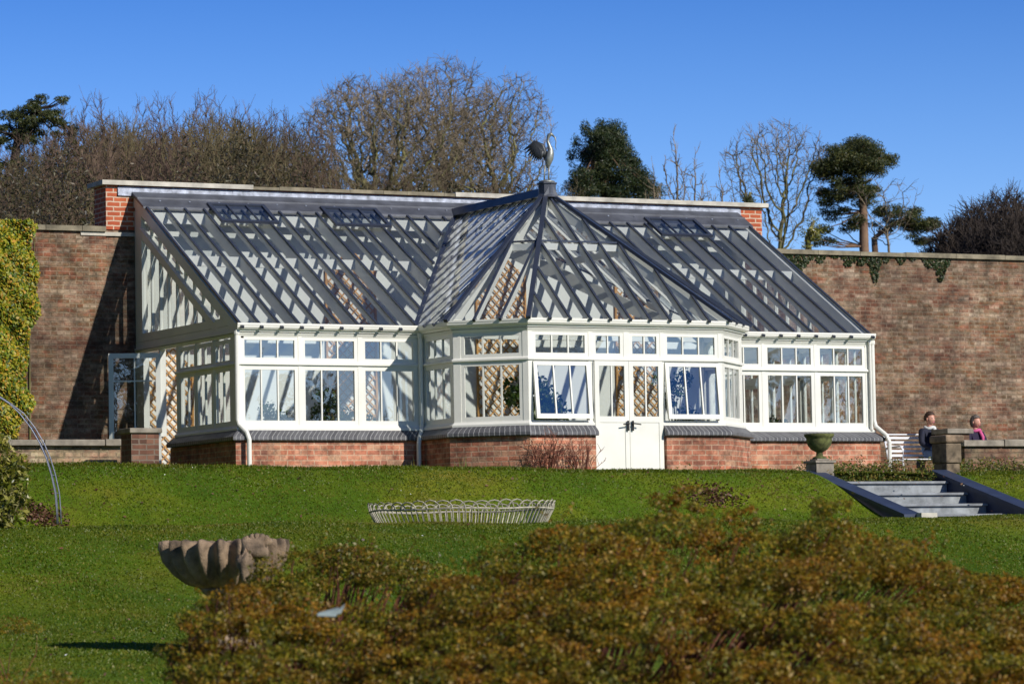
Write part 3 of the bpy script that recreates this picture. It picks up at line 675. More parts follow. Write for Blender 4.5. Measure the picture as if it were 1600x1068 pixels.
# ---- trellises on the inner wall
for x0, x1, lab in ((.12, .92, 'diamond trellis on the white wall seen through the side doorway'), (3.25, 4.12, 'diamond trellis on the white wall behind the left windows'),
                    (5.95, 6.85, 'diamond trellis on the white wall behind the canted bay'), (8.55, 9.35, 'diamond trellis on the white wall seen through the double doors')):
    t = thing('trellis', ((x0+x1)/2, 4.08, 1.5), lab, 'trellis', 'wooden trellises on the inner back wall'); m = MB(); top = 5.45 if x0 > 1 else 3.9
    yw = D-.062; w_ = x1-x0; p_ = .155
    k = -12
    while k*p_ < (top-1.5)+w_:
        for s in (1, -1):
            # line z-1.5 = k*p + s*(u)  within 0..w
            pts = []
            for u in np.linspace(0, w_, 40):
                z = 1.5+k*p_+(u if s == 1 else w_-u)
                if 1.5 <= z <= top - .55*abs(u/w_-.5)**1.5*1.6: pts.append((x0+u, z))
            if len(pts) > 2: m.beam((pts[0][0], yw-(.008 if s == 1 else .02), pts[0][1]), (pts[-1][0], yw-(.008 if s == 1 else .02), pts[-1][1]), .010, .022, (0, 0, 1), -.011)
        k += 1
    m.box(x0-.015, x0+.015, yw-.03, yw, 1.5, top-.3); m.box(x1-.015, x1+.015, yw-.03, yw, 1.5, top-.3); m.build('lattice', 'trellis wood', t)
# ---- plants inside
def potplant(x, y, h, r, seed, lab, n=900, pot=True, size=.07):
    t = thing('potted_plant', (x, y, 1.47), lab, 'plant', 'plants inside the glasshouse'); rg_ = np.random.default_rng(seed)
    m = MB(); m.lathe((x, y, 1.471), [(.14, 0), (.19, .30), (.215, .30), (.215, .35), (.18, .35), (.17, .31)], 18); m.build('pot', 'terracotta', t)
    m = MB(); m.tube([(x, y, 1.78), (x+.02, y, 1.47+h*.5), (x, y, 1.47+h*.72)], [.02, .016, .01], 6)
    bl = []
    for k in range(9):
        a = rg_.uniform(0, 6.28); q = rg_.uniform(.1, .7)*r; c = (x+q*cos(a), y+q*sin(a), 1.47+h*rg_.uniform(.5, .9)); bl.append((c, (r*.4, r*.4, r*.38)))
        m.tube([(x, y, 1.47+h*rg_.uniform(.3, .5)), c], [.010, .004], 4)
    m.build('stem', 'oak bark', t)
    P, N_ = blob_points(rg_, bl, n/9/(4*pi*(r*.4)**2), .8); npmesh('leaves', leaves(rg_, P, N_, size, .5), 4, 'citrus leaves', t)
potplant(1.15, 1.4, 1.55, .38, 1, 'leafy green citrus in a pot behind the leftmost front window')
potplant(1.95, 1.0, 1.75, .42, 2, 'tall dark green plant behind the second front window', 1300)
potplant(5.3, .9, 1.95, .60, 3, 'large dark leafy tree behind the left canted bay window', 2200, size=.10)
potplant(8.0, 1.2, 2.05, .40, 4, 'green plant behind the right open window of the bay')
potplant(4.95, -1.1, .80, .22, 5, 'low green plant just inside the double doors', 500)
potplant(10.2, 2.0, 1.3, .42, 6, 'grey green plant behind the right hand windows', 1200)
potplant(9.4, .8, 1.15, .40, 8, 'bushy plant low behind the middle right hand window', 1200)
potplant(2.6, 1.6, 1.25, .36, 9, 'small green plant behind the third front window')

# ------------------------------------------------------------------ bird statue
bp = Vector((CX, .58, 6.255)); lx = Rv0
def bq(px, py, off=0): return bp+lx*((px-855)/98)+Vector((0, 0, (288-py)/98))+Vector((sin(YAW), cos(YAW), 0))*off
bt = thing('bird_statue', bp, 'grey metal crane statue with spread wing and long curved beak on the roof peak', 'statue')
MB().lathe((bp.x, bp.y, bp.z-.006), [(.13, .006), (.12, .03), (.05, .05), (.001, .052)], 14).build('base', 'statue bronze', bt, True)
m = MB(); m.tube([bq(856, 266), bq(857, 260), bq(859, 251), bq(861, 243), bq(861.5, 237), bq(859.5, 231), bq(857.5, 225), bq(858, 219), bq(860, 215), bq(863, 213.5), bq(866, 216)],
               [.012, .045, .068, .060, .042, .030, .024, .024, .034, .032, .012], 10)
m.build('body', 'statue bronze', bt, True)
m = MB(); m.tube([bq(865, 215.5), bq(869, 219.5), bq(870, 226), bq(869, 233), bq(870.5, 238)], [.016, .010, .008, .007, .003], 6); m.build('beak', 'statue bronze', bt, True)
for px, of in ((851, -.03), (857.5, .03)):
    m = MB(); m.tube([bq(px+1, 262, of), bq(px+.5, 274, of), bq(px, 286, of)], [.018, .011, .013], 6); m.tube([bq(px, 286, of), bq(px+5, 286.5, of)], [.010, .006], 5); m.build('leg', 'statue bronze', bt, True)
m = MB()   # the wing: layered feathers in an arching fan
for k in range(9):
    f = k/8; e = bq(820+26*f, 237+16*f+7*sin(f*3), .05-.012*k); s = bq(856, 246+1.5*k, .02-.006*k); mid = bq(838+10*f, 226+16*f, .05-.01*k); q = bq(849+3*f, 231+14*f, .03)
    m.tube([s, q, mid, e], [.02, .045, .045, .006], 6)
m.build('wing', 'wing bronze', bt, True)

# ------------------------------------------------------------------ low walls, pier
lw = thing('low_wall', (-3.2, -.3, 1.6), 'low brick wall with slab coping left of the greenhouse', 'wall')
MB().box(-6.5, -2.02, -.42, -.12, 1.3, 2.105).build('brickwork', 'rubble brick', lw)
m = MB(); x = -6.55
while x < -1.99: e = min(-1.965, x+random.uniform(.9, 1.3)); m.box(x, e-.01, -.52, -.04, 2.108+random.uniform(0, .004), 2.20+random.uniform(-.008, .01)); x = e
m.build('coping', 'grey stone', lw, bevel=.012)
pr_ = thing('brick_pier', (-2.06, -1.3, 1.5), 'short square brick pier with stone cap before the open side door', 'pier')
MB().box(-2.265, -1.85, -1.5, -1.1, 1.3, 2.245).build('brickwork', 'dark brick', pr_); MB().box(-2.30, -1.81, -1.54, -1.06, 2.247, 2.318).build('cap', 'grey stone', pr_, bevel=.012)
lw = thing('low_wall', (15, .25, 1.6), 'low rubble wall with thick slab coping at the right edge', 'wall')
MB().box(12.73, 24, .02, .36, 1.3, 2.13).build('brickwork', 'rubble brick', lw)
m = MB(); x = 12.68
while x < 24: e = x+random.uniform(.5, .9); m.box(x, e-.012, -.05, .44, 2.133+random.uniform(0, .004), 2.243+random.uniform(-.01, .01)); x = e
m.build('coping', 'grey stone', lw, bevel=.012)
lw = thing('brick_pier', (13.9, 2.1, 1.6), 'brick pier with stone slab between the two seated people', 'pier')
MB().box(13.72, 14.13, 1.95, 2.35, 1.3, 2.43).build('brickwork', 'rubble brick', lw); MB().box(13.66, 14.19, 1.9, 2.4, 2.433, 2.52).build('coping', 'grey stone', lw, bevel=.012)

# ------------------------------------------------------------------ steps and urns
st = thing('garden_steps', (8.2, -5.7, .7), 'broad stone steps down the bank between sloping blue slate kerbs', 'steps')
NY = [-4.8, -5.3, -5.8, -6.3]; NZ = [1.424, 1.242, 1.070, .912]
for k in range(4):
    yb = NY[k-1] if k else -4.3
    MB().box(7.26, 9.205, NY[k], yb+.06, NZ[k]-.035, NZ[k]).build('tread', 'slate step', st, bevel=.004)
    zb = NZ[k+1]-.036 if k < 3 else .55
    MB().box(7.265, 9.20, NY[k]+.045, NY[k]+.16, zb, NZ[k]-.037).build('riser', 'step riser', st)
MB().box(7.0, 9.5, -4.45, -4.1, 1.0, 1.42).build('landing', 'slate step', st)
for x0, x1 in ((7.03, 7.255), (9.21, 9.44)):
    m = MB(); a, b = (-4.35, 1.605), (-6.95, .90)
    m.hexa([(x0, b[0], .3), (x1, b[0], .3), (x1, a[0], .3), (x0, a[0], .3), (x0, b[0], b[1]-.06), (x1, b[0], b[1]-.06), (x1, a[0], a[1]-.06), (x0, a[0], a[1]-.06)])
    kb = m.build('kerb_wall', 'dark slate', st)
    m = MB(); m.hexa([(x0-.03, b[0]-.04, b[1]-.058), (x1+.03, b[0]-.04, b[1]-.058), (x1+.03, a[0], a[1]-.058), (x0-.03, a[0], a[1]-.058), (x0-.03, b[0]-.04, b[1]), (x1+.03, b[0]-.04, b[1]), (x1+.03, a[0], a[1]), (x0-.03, a[0], a[1])])
    m.build('kerb_capping', 'dark slate', st)
MB().box(7.20, 7.46, -7.12, -6.99, .5, .915).build('end_stone', 'pale coping', st)
simple('mossy stone', (.105, .115, .035), .95, 0, .6, 14, .7)
def urn(x, y, z, lab):
    t = thing('stone_urn', (x, y, z), lab, 'urn')
    MB().lathe((x, y, z), [(.09, .165), (.105, .17), (.10, .19), (.05, .21), (.045, .26), (.07, .275), (.115, .30), (.165, .36), (.185, .43), (.182, .46), (.195, .475), (.215, .50), (.213, .53), (.19, .53), (.17, .46), (.001, .42)], 40, 20, .018).build('bowl', 'mossy stone', t, True)
    m = MB(); m.box(x-.15, x+.15, y-.15, y+.15, z-.3, z+.10); m.box(x-.175, x+.175, y-.175, y+.175, z+.102, z+.14); m.box(x-.105, x+.105, y-.105, y+.105, z+.142, z+.168); m.build('pedestal', 'grey stone', t, bevel=.008)
    return t
urn(7.28, -4.35, 1.60, 'mossy stone urn standing on a low plinth at the head of the steps')
t = thing('stone_pier', (9.57, -4.1, 1.5), 'rough mossy stone pier with a pale cap stone at the right head of the steps', 'pier')
simple('brown stone', (.17, .13, .085), .95, 0, .6, 9, .8)
MB().box(9.46, 9.70, -4.37, -4.02, 1.35, 1.70).build('base', 'brown stone', t, bevel=.02); MB().box(9.44, 9.715, -4.40, -4.0, 1.702, 2.00).build('shaft', 'brown stone', t, bevel=.025)
MB().box(9.42, 9.75, -4.43, -3.97, 2.003, 2.12).build('cap_stone', 'lichen stone', t, bevel=.03)

# ------------------------------------------------------------------ bench
def bench(x, y, z, lab, n=1.5):
    t = thing('garden_bench', (x, y, z), lab, 'bench')
    m = MB()
    for k in range(6): m.beam((x, y-.04-.08*k, z+.45), (x+n, y-.04-.08*k, z+.45), .055, .018)
    m.build('seat', 'white metal', t)
    m = MB()
    for k in range(5): m.beam((x+.02, y+.03+.02*k, z+.52+.075*k), (x+n-.02, y+.03+.02*k, z+.52+.075*k), .014, .04)
    m.tube([(x, y+.14, z+.88), (x+.02, y+.14, z+.90), (x+n-.02, y+.14, z+.90), (x+n, y+.14, z+.88)], .014, 6)
    m.build('backrest', 'white metal', t)
    for q in (x, x+n):
        m = MB(); m.tube([(q, y-.42, z), (q, y-.46, z+.3), (q, y-.44, z+.44), (q, y-.46, z+.62), (q, y-.38, z+.68), (q, y-.1, z+.67), (q, y+.08, z+.66)], .017, 8); m.build('armrest', 'white metal', t, True)
        m = MB(); m.tube([(q, y+.08, z), (q, y-.0, z+.42), (q, y+.05, z+.6), (q, y+.14, z+.90)], .017, 8); m.tube([(q, y-.45, z+.44), (q, y, z+.44)], .014, 6); m.build('leg', 'white metal', t, True)
bench(13.02, 2.75, 1.56, 'white metal garden bench against the old brick wall right of the greenhouse')
t_ = thing('wooden_bench', (15.1, 3.25, 1.56), 'plain wooden seat behind the low wall under the person in the pink scarf', 'bench')
MB().box(14.5, 15.7, 3.0, 3.5, 1.97, 2.02).build('seat', 'oak bark', t_, bevel=.01)
for q in (14.6, 15.55): MB().box(q, q+.08, 3.05, 3.45, 1.5, 1.968).build('leg', 'oak bark', t_)

# ------------------------------------------------------------------ people
def skin_chain(name, nodes, edges, mat, parent, sub=1, root=0):
    """nodes: [(co, radius)]"""
    me = bpy.data.meshes.new(name); me.from_pydata([tuple(n[0]) for n in nodes], edges, []); me.materials.append(MAT[mat])
    o = bpy.data.objects.new(name, me); COL.objects.link(o); o.modifiers.new('skin', 'SKIN')
    me.skin_vertices.new() if not me.skin_vertices else None
    for i, n in enumerate(nodes):
        r = n[1]; r = (r, r) if not isinstance(r, tuple) else r
        me.skin_vertices[0].data[i].radius = r; me.skin_vertices[0].data[i].use_root = (i == root)
    s = o.modifiers.new('sub', 'SUBSURF'); s.levels = sub+1; s.render_levels = sub+1
    me.polygons.foreach_set('use_smooth', [True]*len(me.polygons))
    o.parent = parent; o.matrix_parent_inverse = parent_inv(parent); return o
def seated(name_loc, rot, lab, coat, hair, legs, k=.93, scarf=None, longhair=False, book=False):
    t = thing('person', name_loc, lab, 'person'); C0 = Vector(name_loc); ca, sa = cos(rot), sin(rot)
    def P(x, y, z): x *= k; y *= k; z *= k; return (C0.x+x*ca-y*sa, C0.y+x*sa+y*ca, C0.z+z)     # -y is forward, origin on the seat top
    n = [(P(0, 0, .09), (.15*k, .12*k)), (P(0, .01, .28), (.135*k, .105*k)), (P(0, .0, .44), (.15*k, .10*k)), (P(0, -.005, .53), (.06*k, .055*k)), (P(0, -.02, .60), (.048*k, .05*k)),
         (P(.17, 0, .49), .055*k), (P(.24, -.06, .27), .043*k), (P(.14, -.24, .17), .032*k), (P(-.17, 0, .49), .055*k), (P(-.24, -.06, .27), .043*k), (P(-.14, -.24, .17), .032*k),
         (P(.10, -.02, .08), .085*k), (P(.12, -.42, .09), .062*k), (P(.12, -.46, -.30), .042*k), (P(.12, -.58, -.37), .035*k),
         (P(-.10, -.02, .08), .085*k), (P(-.12, -.42, .09), .062*k), (P(-.12, -.46, -.30), .042*k), (P(-.12, -.58, -.37), .035*k)]
    e = [(0, 1), (1, 2), (2, 3), (3, 4), (2, 5), (5, 6), (6, 7), (2, 8), (8, 9), (9, 10), (0, 11), (11, 12), (12, 13), (13, 14), (0, 15), (15, 16), (16, 17), (17, 18)]
    skin_chain('body', n, e, legs, t)
    # coat over torso and arms
    nc = [(P(0, 0, .06), (.175*k, .145*k)), (P(0, .01, .28), (.155*k, .125*k)), (P(0, 0, .45), (.165*k, .115*k)), (P(0, -.01, .535), (.075*k, .07*k)),
          (P(.175, 0, .485), .072*k), (P(.25, -.06, .27), .058*k), (P(.15, -.22, .18), .043*k), (P(-.175, 0, .485), .072*k), (P(-.25, -.06, .27), .058*k), (P(-.15, -.22, .18), .043*k)]
    skin_chain('coat', nc, [(0, 1), (1, 2), (2, 3), (2, 4), (4, 5), (5, 6), (2, 7), (7, 8), (8, 9)], coat, t)
    # head with face
    m = MB(); hc = Vector((0, -.035, .70)); V = []
    nn, mm = 20, 14
    for a in range(mm+1):
        th = pi*a/mm
        for b in range(nn):
            ph = 2*pi*b/nn; x = sin(th)*cos(ph)*.074; y = sin(th)*sin(ph)*.092; z = -cos(th)*.112
            if z < -.03: x *= 1-.25*(-z-.03)/.08; y = y*(.9 if y > 0 else 1)
            fr = -sin(ph)*sin(th)
            if fr > .93 and -.045 < z < .01: y -= .022*(1-abs(z+.025)/.035)      # nose
            if fr > .7 and .0 < z < .03 and abs(x) > .012: y += .008              # eye sockets
            if fr > .85 and -.075 < z < -.05: y -= .006                           # lips
            m.v.append(P(hc.x+x, hc.y+y, hc.z+z))
    for a in range(mm):
        for b in range(nn): b2 = (b+1) % nn; m.f.append((a*nn+b, a*nn+b2, (a+1)*nn+b2, (a+1)*nn+b))
    m.tube([P(0, -.01, .52), P(0, -.02, .63)], .047*k, 10)
    for s in (1, -1): m.blob(P(s*.077, -.03, .70), (.012*k, .018*k, .03*k), 8, 6)
    hd = m.build('head', 'skin', t, True)
    for s in (1, -1): MB().blob(P(s*.028, -.035-.083, .715), (.010*k, .007*k, .007*k), 8, 6).build('eye', 'eye', hd, True)
    MB().blob(P(0, -.035-.088, .645), (.022*k, .006*k, .005*k), 8, 6).build('mouth', 'pink scarf', hd, True)
    m = MB(); 
    for a in range(11):
        th = pi*a/12
        for b in range(20):
            ph = 2*pi*b/20; fr = -sin(ph); lim = (.95 if fr > .2 else (2.3 if longhair else 1.8)); th2 = th*lim/ (pi*10/12) if True else th
            j = 1+.05*sin(7*ph+3*a)
            m.v.append(P(sin(th2)*cos(ph)*.087*j, -.03+sin(th2)*sin(ph)*.104*j+.006, .705+cos(th2)*.125*j))
    for a in range(10):
        for b in range(20): b2 = (b+1) % 20; m.f.append((a*20+b, a*20+b2, (a+1)*20+b2, (a+1)*20+b))
    hr = m.build('hair', hair, t, True); sd = hr.modifiers.new('s', 'SOLIDIFY'); sd.thickness = .012
    if scarf:
        m = MB(); m.tube([P(.09*cos(q), -.02+.085*sin(q), .545+.015*sin(q*3)) for q in np.linspace(0, 2*pi, 16)], .03*k, 8); m.tube([P(.02, -.10, .54), P(.05, -.15, .42), P(.04, -.16, .30)], [.035*k, .035*k, .02*k], 8); m.build('scarf', scarf, t, True)
    # hands: palm with four unequal curled fingers and a thumb
    for s in (1, -1):
        hp = []; he = []; w_ = Vector((s*.145, -.25, .165)); c_ = Vector((s*.09, -.315, .155))
        hp = [(P(*w_), .022*k), (P(*c_), (.026*k, .016*k))]; he = [(0, 1)]
        for f in range(4):
            L = (.065, .075, .07, .055)[f]; oy = (f-1.5)*.018; i = len(hp)
            b_ = c_+Vector((-s*.02, -.012-oy*.4, oy)); hp += [(P(*b_), .009*k), (P(*(b_+Vector((-s*L*.55, -.02, -.008)))), .0085*k), (P(*(b_+Vector((-s*L*.9, .006, -.022)))), .007*k)]; he += [(1, i), (i, i+1), (i+1, i+2)]
        i = len(hp); th_ = c_+Vector((s*.005, -.005, .03)); hp += [(P(*th_), .010*k), (P(*(th_+Vector((-s*.03, -.012, .022)))), .0085*k)]; he += [(1, i), (i, i+1)]
        skin_chain('hand', hp, he, 'skin', t, 0)
    return t, P
p1_, PP = seated((13.72, 2.55, 2.03), R_(10), 'person in a dark navy coat with short brown hair sitting on the white bench', 'navy coat', 'brown hair', 'blue jeans', .96, scarf='white cloth')
bk = thing('open_book', PP(0, -.34, .26), 'dark open book held up by the person in navy', 'book')
m = MB()
for s in (1, -1): m.hexa([PP(0, -.33, .13), PP(s*.16, -.36, .13), PP(s*.16, -.375, .13), PP(0, -.345, .13), PP(0, -.37, .36), PP(s*.16, -.40, .36), PP(s*.16, -.415, .36), PP(0, -.385, .36)])
m.build('cover', 'black iron', bk)
p2_, PP = seated((15.02, 3.1, 2.03), R_(14), 'person with grey hair, pink scarf and dark purple coat seated behind the low wall', 'purple coat', 'grey hair', 'blue jeans', .93, scarf='pink scarf', longhair=True)

# ------------------------------------------------------------------ ring of hooped edging, rose arch
rf = thing('hoop_edging', (-1.0, -9.2, .66), 'low round basket of pale hooped iron edging on the middle lawn', 'fence')
_c = at(721, 800, 45.6); cxr, cyr, rr = _c.x, _c.y, 1.14
ring_pt = lambda a, r, z: Vector((cxr+r*cos(a), cyr+r*sin(a), z))
m = MB(); zt = 1.045
NH = 46
for k in range(NH):
    a0 = 2*pi*k/NH; a1 = 2*pi*(k+1.5)/NH; am = (a0+a1)/2; lean = lambda z: rr-.13+.13*(z-.70)/.25; j = random.uniform(-.01, .01)
    pts = [ring_pt(a0, lean(.70), .70), ring_pt(a0, lean(.85), .85)]
    for q in range(7): t_ = pi*q/6; pts.append(ring_pt(am-(am-a0)*cos(t_), lean(.95)+.02*sin(t_), .95+(.10+j)*sin(t_)))
    pts += [ring_pt(a1, lean(.85), .85), ring_pt(a1, lean(.70), .70)]
    m.tube(pts, .0085, 4, False)
m.build('hoops', 'weathered iron', rf)
m = MB(); m.tube([ring_pt(2*pi*k/40, rr+.0, .955+.006*sin(k)) for k in range(41)], .013, 5); m.build('rail', 'weathered iron', rf)
MB().lathe((cxr, cyr, .735), [(rr-.2, 0), (rr-.3, .02), (.001, .03)], 24).build('bed', 'soil', rf)
ar = thing('garden_arch', (-7.4, -9.6, .70), 'thin grey metal rod arch on the left of the lawn', 'arch')
apx = [(-30, 606), (-15, 612), (0, 621), (14, 630), (30, 645), (48, 668), (62, 692), (72, 715), (80, 742), (86, 770), (88, 795), (89, 818)]
right_leg = [at(x, y, dist_of(-6.4, -10)) for x, y in apx]
for of, dy in ((0, 0), (.055, .02), (.028, .045)):
    c_ = [q+Rv0*(of if i > 3 else of*.4)+Vector((0, dy, 0)) for i, q in enumerate(right_leg)]
    topx = c_[0]; left = [topx+Rv0*(-2*(i_-topx).dot(Rv0)*0) for i_ in []]
    mirx = (topx).dot(Rv0)-.35
    lf = [q-Rv0*(2*(q.dot(Rv0)-mirx)) for q in c_][::-1]
    m = MB(); m.tube(lf+c_, .0075, 5); m.build('rod', 'arch iron', ar, True)
m = MB()
for i in range(3, 10): m.tube([right_leg[i], right_leg[i]+Rv0*.055+Vector((0, .02, 0))], .004, 4)
m.build('cross_ties', 'arch iron', ar)

# ------------------------------------------------------------------ shell basin on the lowest lawn
vc = at(352, 880, 31.3); VB = Vector((vc.x, vc.y, -.43))
vs = thing('stone_basin', VB, 'large fluted stone basin with carved shell on its rim, standing on a pedestal', 'basin')
m = MB(); prof = [(.10, .44), (.20, .455), (.34, .50), (.45, .585), (.525, .69), (.56, .79), (.55, .84), (.50, .85), (.45, .80), (.30, .72), (.001, .70)]
base = 0; n = 220; nl = 20
for r, z in prof:
    for j in range(n):
        t_ = 2*pi*j/n; f = abs(sin(nl*t_/2))**2.6; amp = .19*min(1, r/.35); rr_ = r*(1-amp+amp*1.05*f+.02*sin(5*t_+9*z)) if z < .86 else r
        m.v.append((VB.x+rr_*cos(t_), VB.y+rr_*sin(t_), VB.z+z+(.025*f if r > .43 and z > .75 else 0)))
for k in range(len(prof)-1):
    for j in range(n): j2 = (j+1) % n; m.f.append((k*n+j, k*n+j2, (k+1)*n+j2, (k+1)*n+j))
m.f.append(tuple(range(n-1, -1, -1)))
m.build('bowl', 'lichen stone', vs, True)
m = MB(); m.lathe(VB, [(.32, -.22), (.32, .06), (.26, .08), (.14, .14), (.11, .30), (.14, .38), (.20, .43), (.22, .46)], 28); m.build('pedestal', 'lichen stone', vs, True)
# carved shell / mask ornament
oc = at(398, 856, 30.85)
m = MB(); m.blob(oc, (.13, .12, .10), 16, 10, .25, 3); 
for k in range(7): a = -1.1+2.2*k/6; m.tube([oc+Rv0*.02, oc+Rv0*(.14*sin(a))+Vector((0, -.05, .02+.10*cos(a)))], [.03, .022], 6)
m.blob(at(384, 884, 30.72), (.07, .07, .13), 12, 8, .35, 5)
m.build('shell_ornament', 'lichen stone', vs, True)

# ------------------------------------------------------------------ shrubs in front
def shrub(name, lab, blobs, dens, size, mat, seed, cat='shrub', stems=None, group=None, shell=.35, jit=.8, sprigs=0, twig='red twigs', asp=.55, base=None, nst=7, sr=.012, cut=-.42):
    rg_ = np.random.default_rng(seed); c0 = Vector(blobs[0][0]); b0 = base or Vector((c0.x, c0.y, bank(c0.x, c0.y)))
    t = thing(name, b0, lab, cat, group); P, N_ = blob_points(rg_, blobs, dens, shell)
    # clump the leaves so that light and dark hollows show
    ph = rg_.uniform(0, 6, 6); s_ = np.sin(P[:, 0]*6+ph[0]+2*np.sin(P[:, 1]*5))*np.sin(P[:, 1]*6+ph[1])*np.sin(P[:, 2]*13+ph[2]+np.sin(P[:, 0]*7))+.5*np.sin(P[:, 0]*17+ph[3]+np.sin(P[:, 2]*20))*np.sin(P[:, 2]*27+ph[4])
    keep = s_ > cut+rg_.normal(0, .12, len(P)); P = P[keep]; N_ = N_[keep]
    if sprigs:
        ex = []; en = []
        for k in range(sprigs):
            c, r = blobs[rg_.integers(len(blobs))]; a = rg_.uniform(0, 6.28); q = rg_.uniform(.2, .95); s0 = np.array([c[0]+r[0]*q*cos(a), c[1]+r[1]*q*sin(a), c[2]+r[2]*math.sqrt(1-q*q)*.95]); d = np.array([rg_.normal(0, .45), rg_.normal(0, .45), 1.]); L = rg_.uniform(.06, .20)
            for i in range(int(L/.008)): ex.append(s0+d*L*(i/(L/.008))+rg_.normal(0, .008, 3)); en.append(rg_.normal(0, 1, 3))
        P = np.concatenate([P, ex]); N_ = np.concatenate([N_, en])
    N_ = N_*.6+np.array([0, 0, .5]); npmesh('foliage', leaves(rg_, P, N_, size, asp, jit), 4, mat, t)
    m = MB()
    for c, r in blobs:
        c = Vector(c)
        for k in range(nst):
            e = c+Vector((rg_.uniform(-.8, .8)*r[0], rg_.uniform(-.8, .8)*r[1], rg_.uniform(-.3, .7)*r[2])); b_ = Vector((b0.x*.4+c.x*.6+rg_.normal(0, .04), b0.y*.4+c.y*.6+rg_.normal(0, .04), b0.z-.02)); m.tube([b_, b_.lerp(e, .5)+Vector((rg_.normal(0, .04), rg_.normal(0, .04), .03)), e], [sr, sr*.7, sr*.25], 4)
    m.build('stems', twig, t); return t
def pxblob(px, py, dist, rx, ry, rd):   # rx, ry in photo pixels, rd in metres
    c = at(px, py, dist); s_ = dist/FPX; return ((c.x, c.y, c.z), (rx*s_, max(rd, .05), ry*s_))
# main mass to the right
B1 = []; rg0 = random.Random(5)
top = [(775, 892), (835, 852), (895, 820), (955, 808), (1040, 808), (1130, 815), (1220, 818), (1300, 818), (1370, 828), (1440, 850), (1500, 878), (1560, 905), (1620, 925), (1690, 935)]
for d_, off in ((22.5, 0), (21.5, 34), (20.5, 76), (19.6, 125), (18.8, 180), (18.1, 235), (17.5, 285)):
    for i, (x, y) in enumerate(top):
        if y+off > 1120: continue
        B1.append(pxblob(x+rg0.uniform(-28, 28), y+off*1.0+rg0.uniform(-14, 20)*(1 if off == 0 else 1.6)+30, d_+rg0.uniform(-.3, .3), rg0.uniform(55, 95), rg0.uniform(24, 40), rg0.uniform(.25, .45)))
shrub('azalea_shrub', 'wide rust brown azalea mass filling the lower right foreground', B1, 3600, .027, 'azalea leaves', 11, sprigs=150, cut=-.12)
B2 = []
top = [(438, 890), (475, 868), (520, 860), (560, 860), (610, 868), (655, 888)]
for d_, off in ((25.5, 0), (25.0, 28)):
    for x, y in top+[(415, 918)]: B2.append(pxblob(x+rg0.uniform(-15, 15), y+off+rg0.uniform(-6, 6)+14, d_, rg0.uniform(45, 70), rg0.uniform(16, 26), .3))
shrub('azalea_shrub', 'low spreading olive and orange azalea beside the stone basin', B2, 3000, .027, 'azalea green', 12, sprigs=40, cut=-.2)
B3 = []
top = [(300, 990), (338, 940), (388, 930), (430, 915), (470, 930), (540, 945), (610, 940), (680, 905), (745, 893), (810, 885)]
for d_, off in ((21.8, 0), (20.8, 40), (19.9, 85), (19.2, 130)):
    for x, y in top:
        if y+off < 1120: B3.append(pxblob(x+rg0.uniform(-20, 20)+(off*.0), y+off+rg0.uniform(-10, 10)+22, d_+rg0.uniform(-.2, .2), rg0.uniform(45, 80), rg0.uniform(20, 34), rg0.uniform(.22, .4)))
shrub('azalea_shrub', 'orange tinged azalea in the lower middle foreground with a pale scrap on it', B3, 3600, .027, 'azalea leaves', 13, sprigs=80, cut=-.14)
for k, (x, y, d_, rx, ry, lab) in enumerate(((25, 975, 27, 42, 14, 'small brown leaved twig clump at the left edge above the basin shadow'), (70, 1058, 21, 75, 16, 'brown leaved shrub top at the bottom left corner'))):
    shrub('small_shrub', lab, [pxblob(x-15, y, d_, rx, ry, .2), pxblob(x+20, y+6, d_, rx*.6, ry*.7, .2)], 1500, .02, 'azalea leaves', 20+k, nst=2, sr=.004)
for k, (x, y, lab) in enumerate(((1060, 788, 'thin upright azalea sprigs rising above the brown mass near its top'), (1165, 805, 'small azalea sprig right of the taller sprigs'), (1300, 800, 'azalea sprig rising below the left kerb of the steps'))):
    B = [pxblob(x+rg0.uniform(-38, 38)*(1 if k == 0 else .7), y+rg0.uniform(-24, 24)*(1 if k == 0 else .6), 22.5, rg0.uniform(8, 20), rg0.uniform(5, 12), .06) for _ in range(14 if k == 0 else 7)]
    shrub('azalea_sprig', lab, B, 2600, .022, 'azalea leaves', 30+k, jit=1.2, nst=1, sr=.003, cut=-2, shell=.8)
sg = at(515, 958, 19.2); m = MB()
m.hexa([tuple(sg+Rv0*a+Vector((0, b, c))) for a, b, c in ((-.075, -.02, -.012), (.02, -.03, -.018), (.04, .03, -.008), (-.06, .03, -.006), (-.07, -.015, .004), (.045, -.02, .02), (.06, .03, .035), (-.05, .03, .006))])
m.hexa([tuple(sg+Rv0*a+Vector((0, b, c))) for a, b, c in ((.01, -.02, -.005), (.05, -.02, -.003), (.06, .02, .0), (.02, .02, 0), (.06, -.01, .035), (.08, -.01, .05), (.085, .01, .052), (.07, .01, .04))])
tag(m.build('leaf_scrap', 'pale scrap', bevel=.004), 'pale grey scrap lying on top of the lower azalea', 'scrap')
# laurel at the left edge
BL = [pxblob(-2, 745, 41, 50, 40, .3), pxblob(-4, 830, 41, 46, 34, .3), pxblob(-18, 725, 41, 66, 34, .5), pxblob(-15, 765, 41, 62, 34, .5), pxblob(-20, 800, 41, 62, 34, .5), pxblob(-25, 840, 41, 62, 32, .4), pxblob(-35, 872, 41, 60, 26, .4), pxblob(-35, 690, 41, 50, 22, .4), pxblob(20, 728, 41, 32, 18, .25), pxblob(-5, 695, 41, 24, 16, .2), pxblob(20, 780, 41, 26, 18, .25)]
shrub('laurel_shrub', 'glossy green laurel leaning in at the left edge', BL, 520, .085, 'laurel leaves', 40, asp=.38, shell=.5, twig='oak bark')
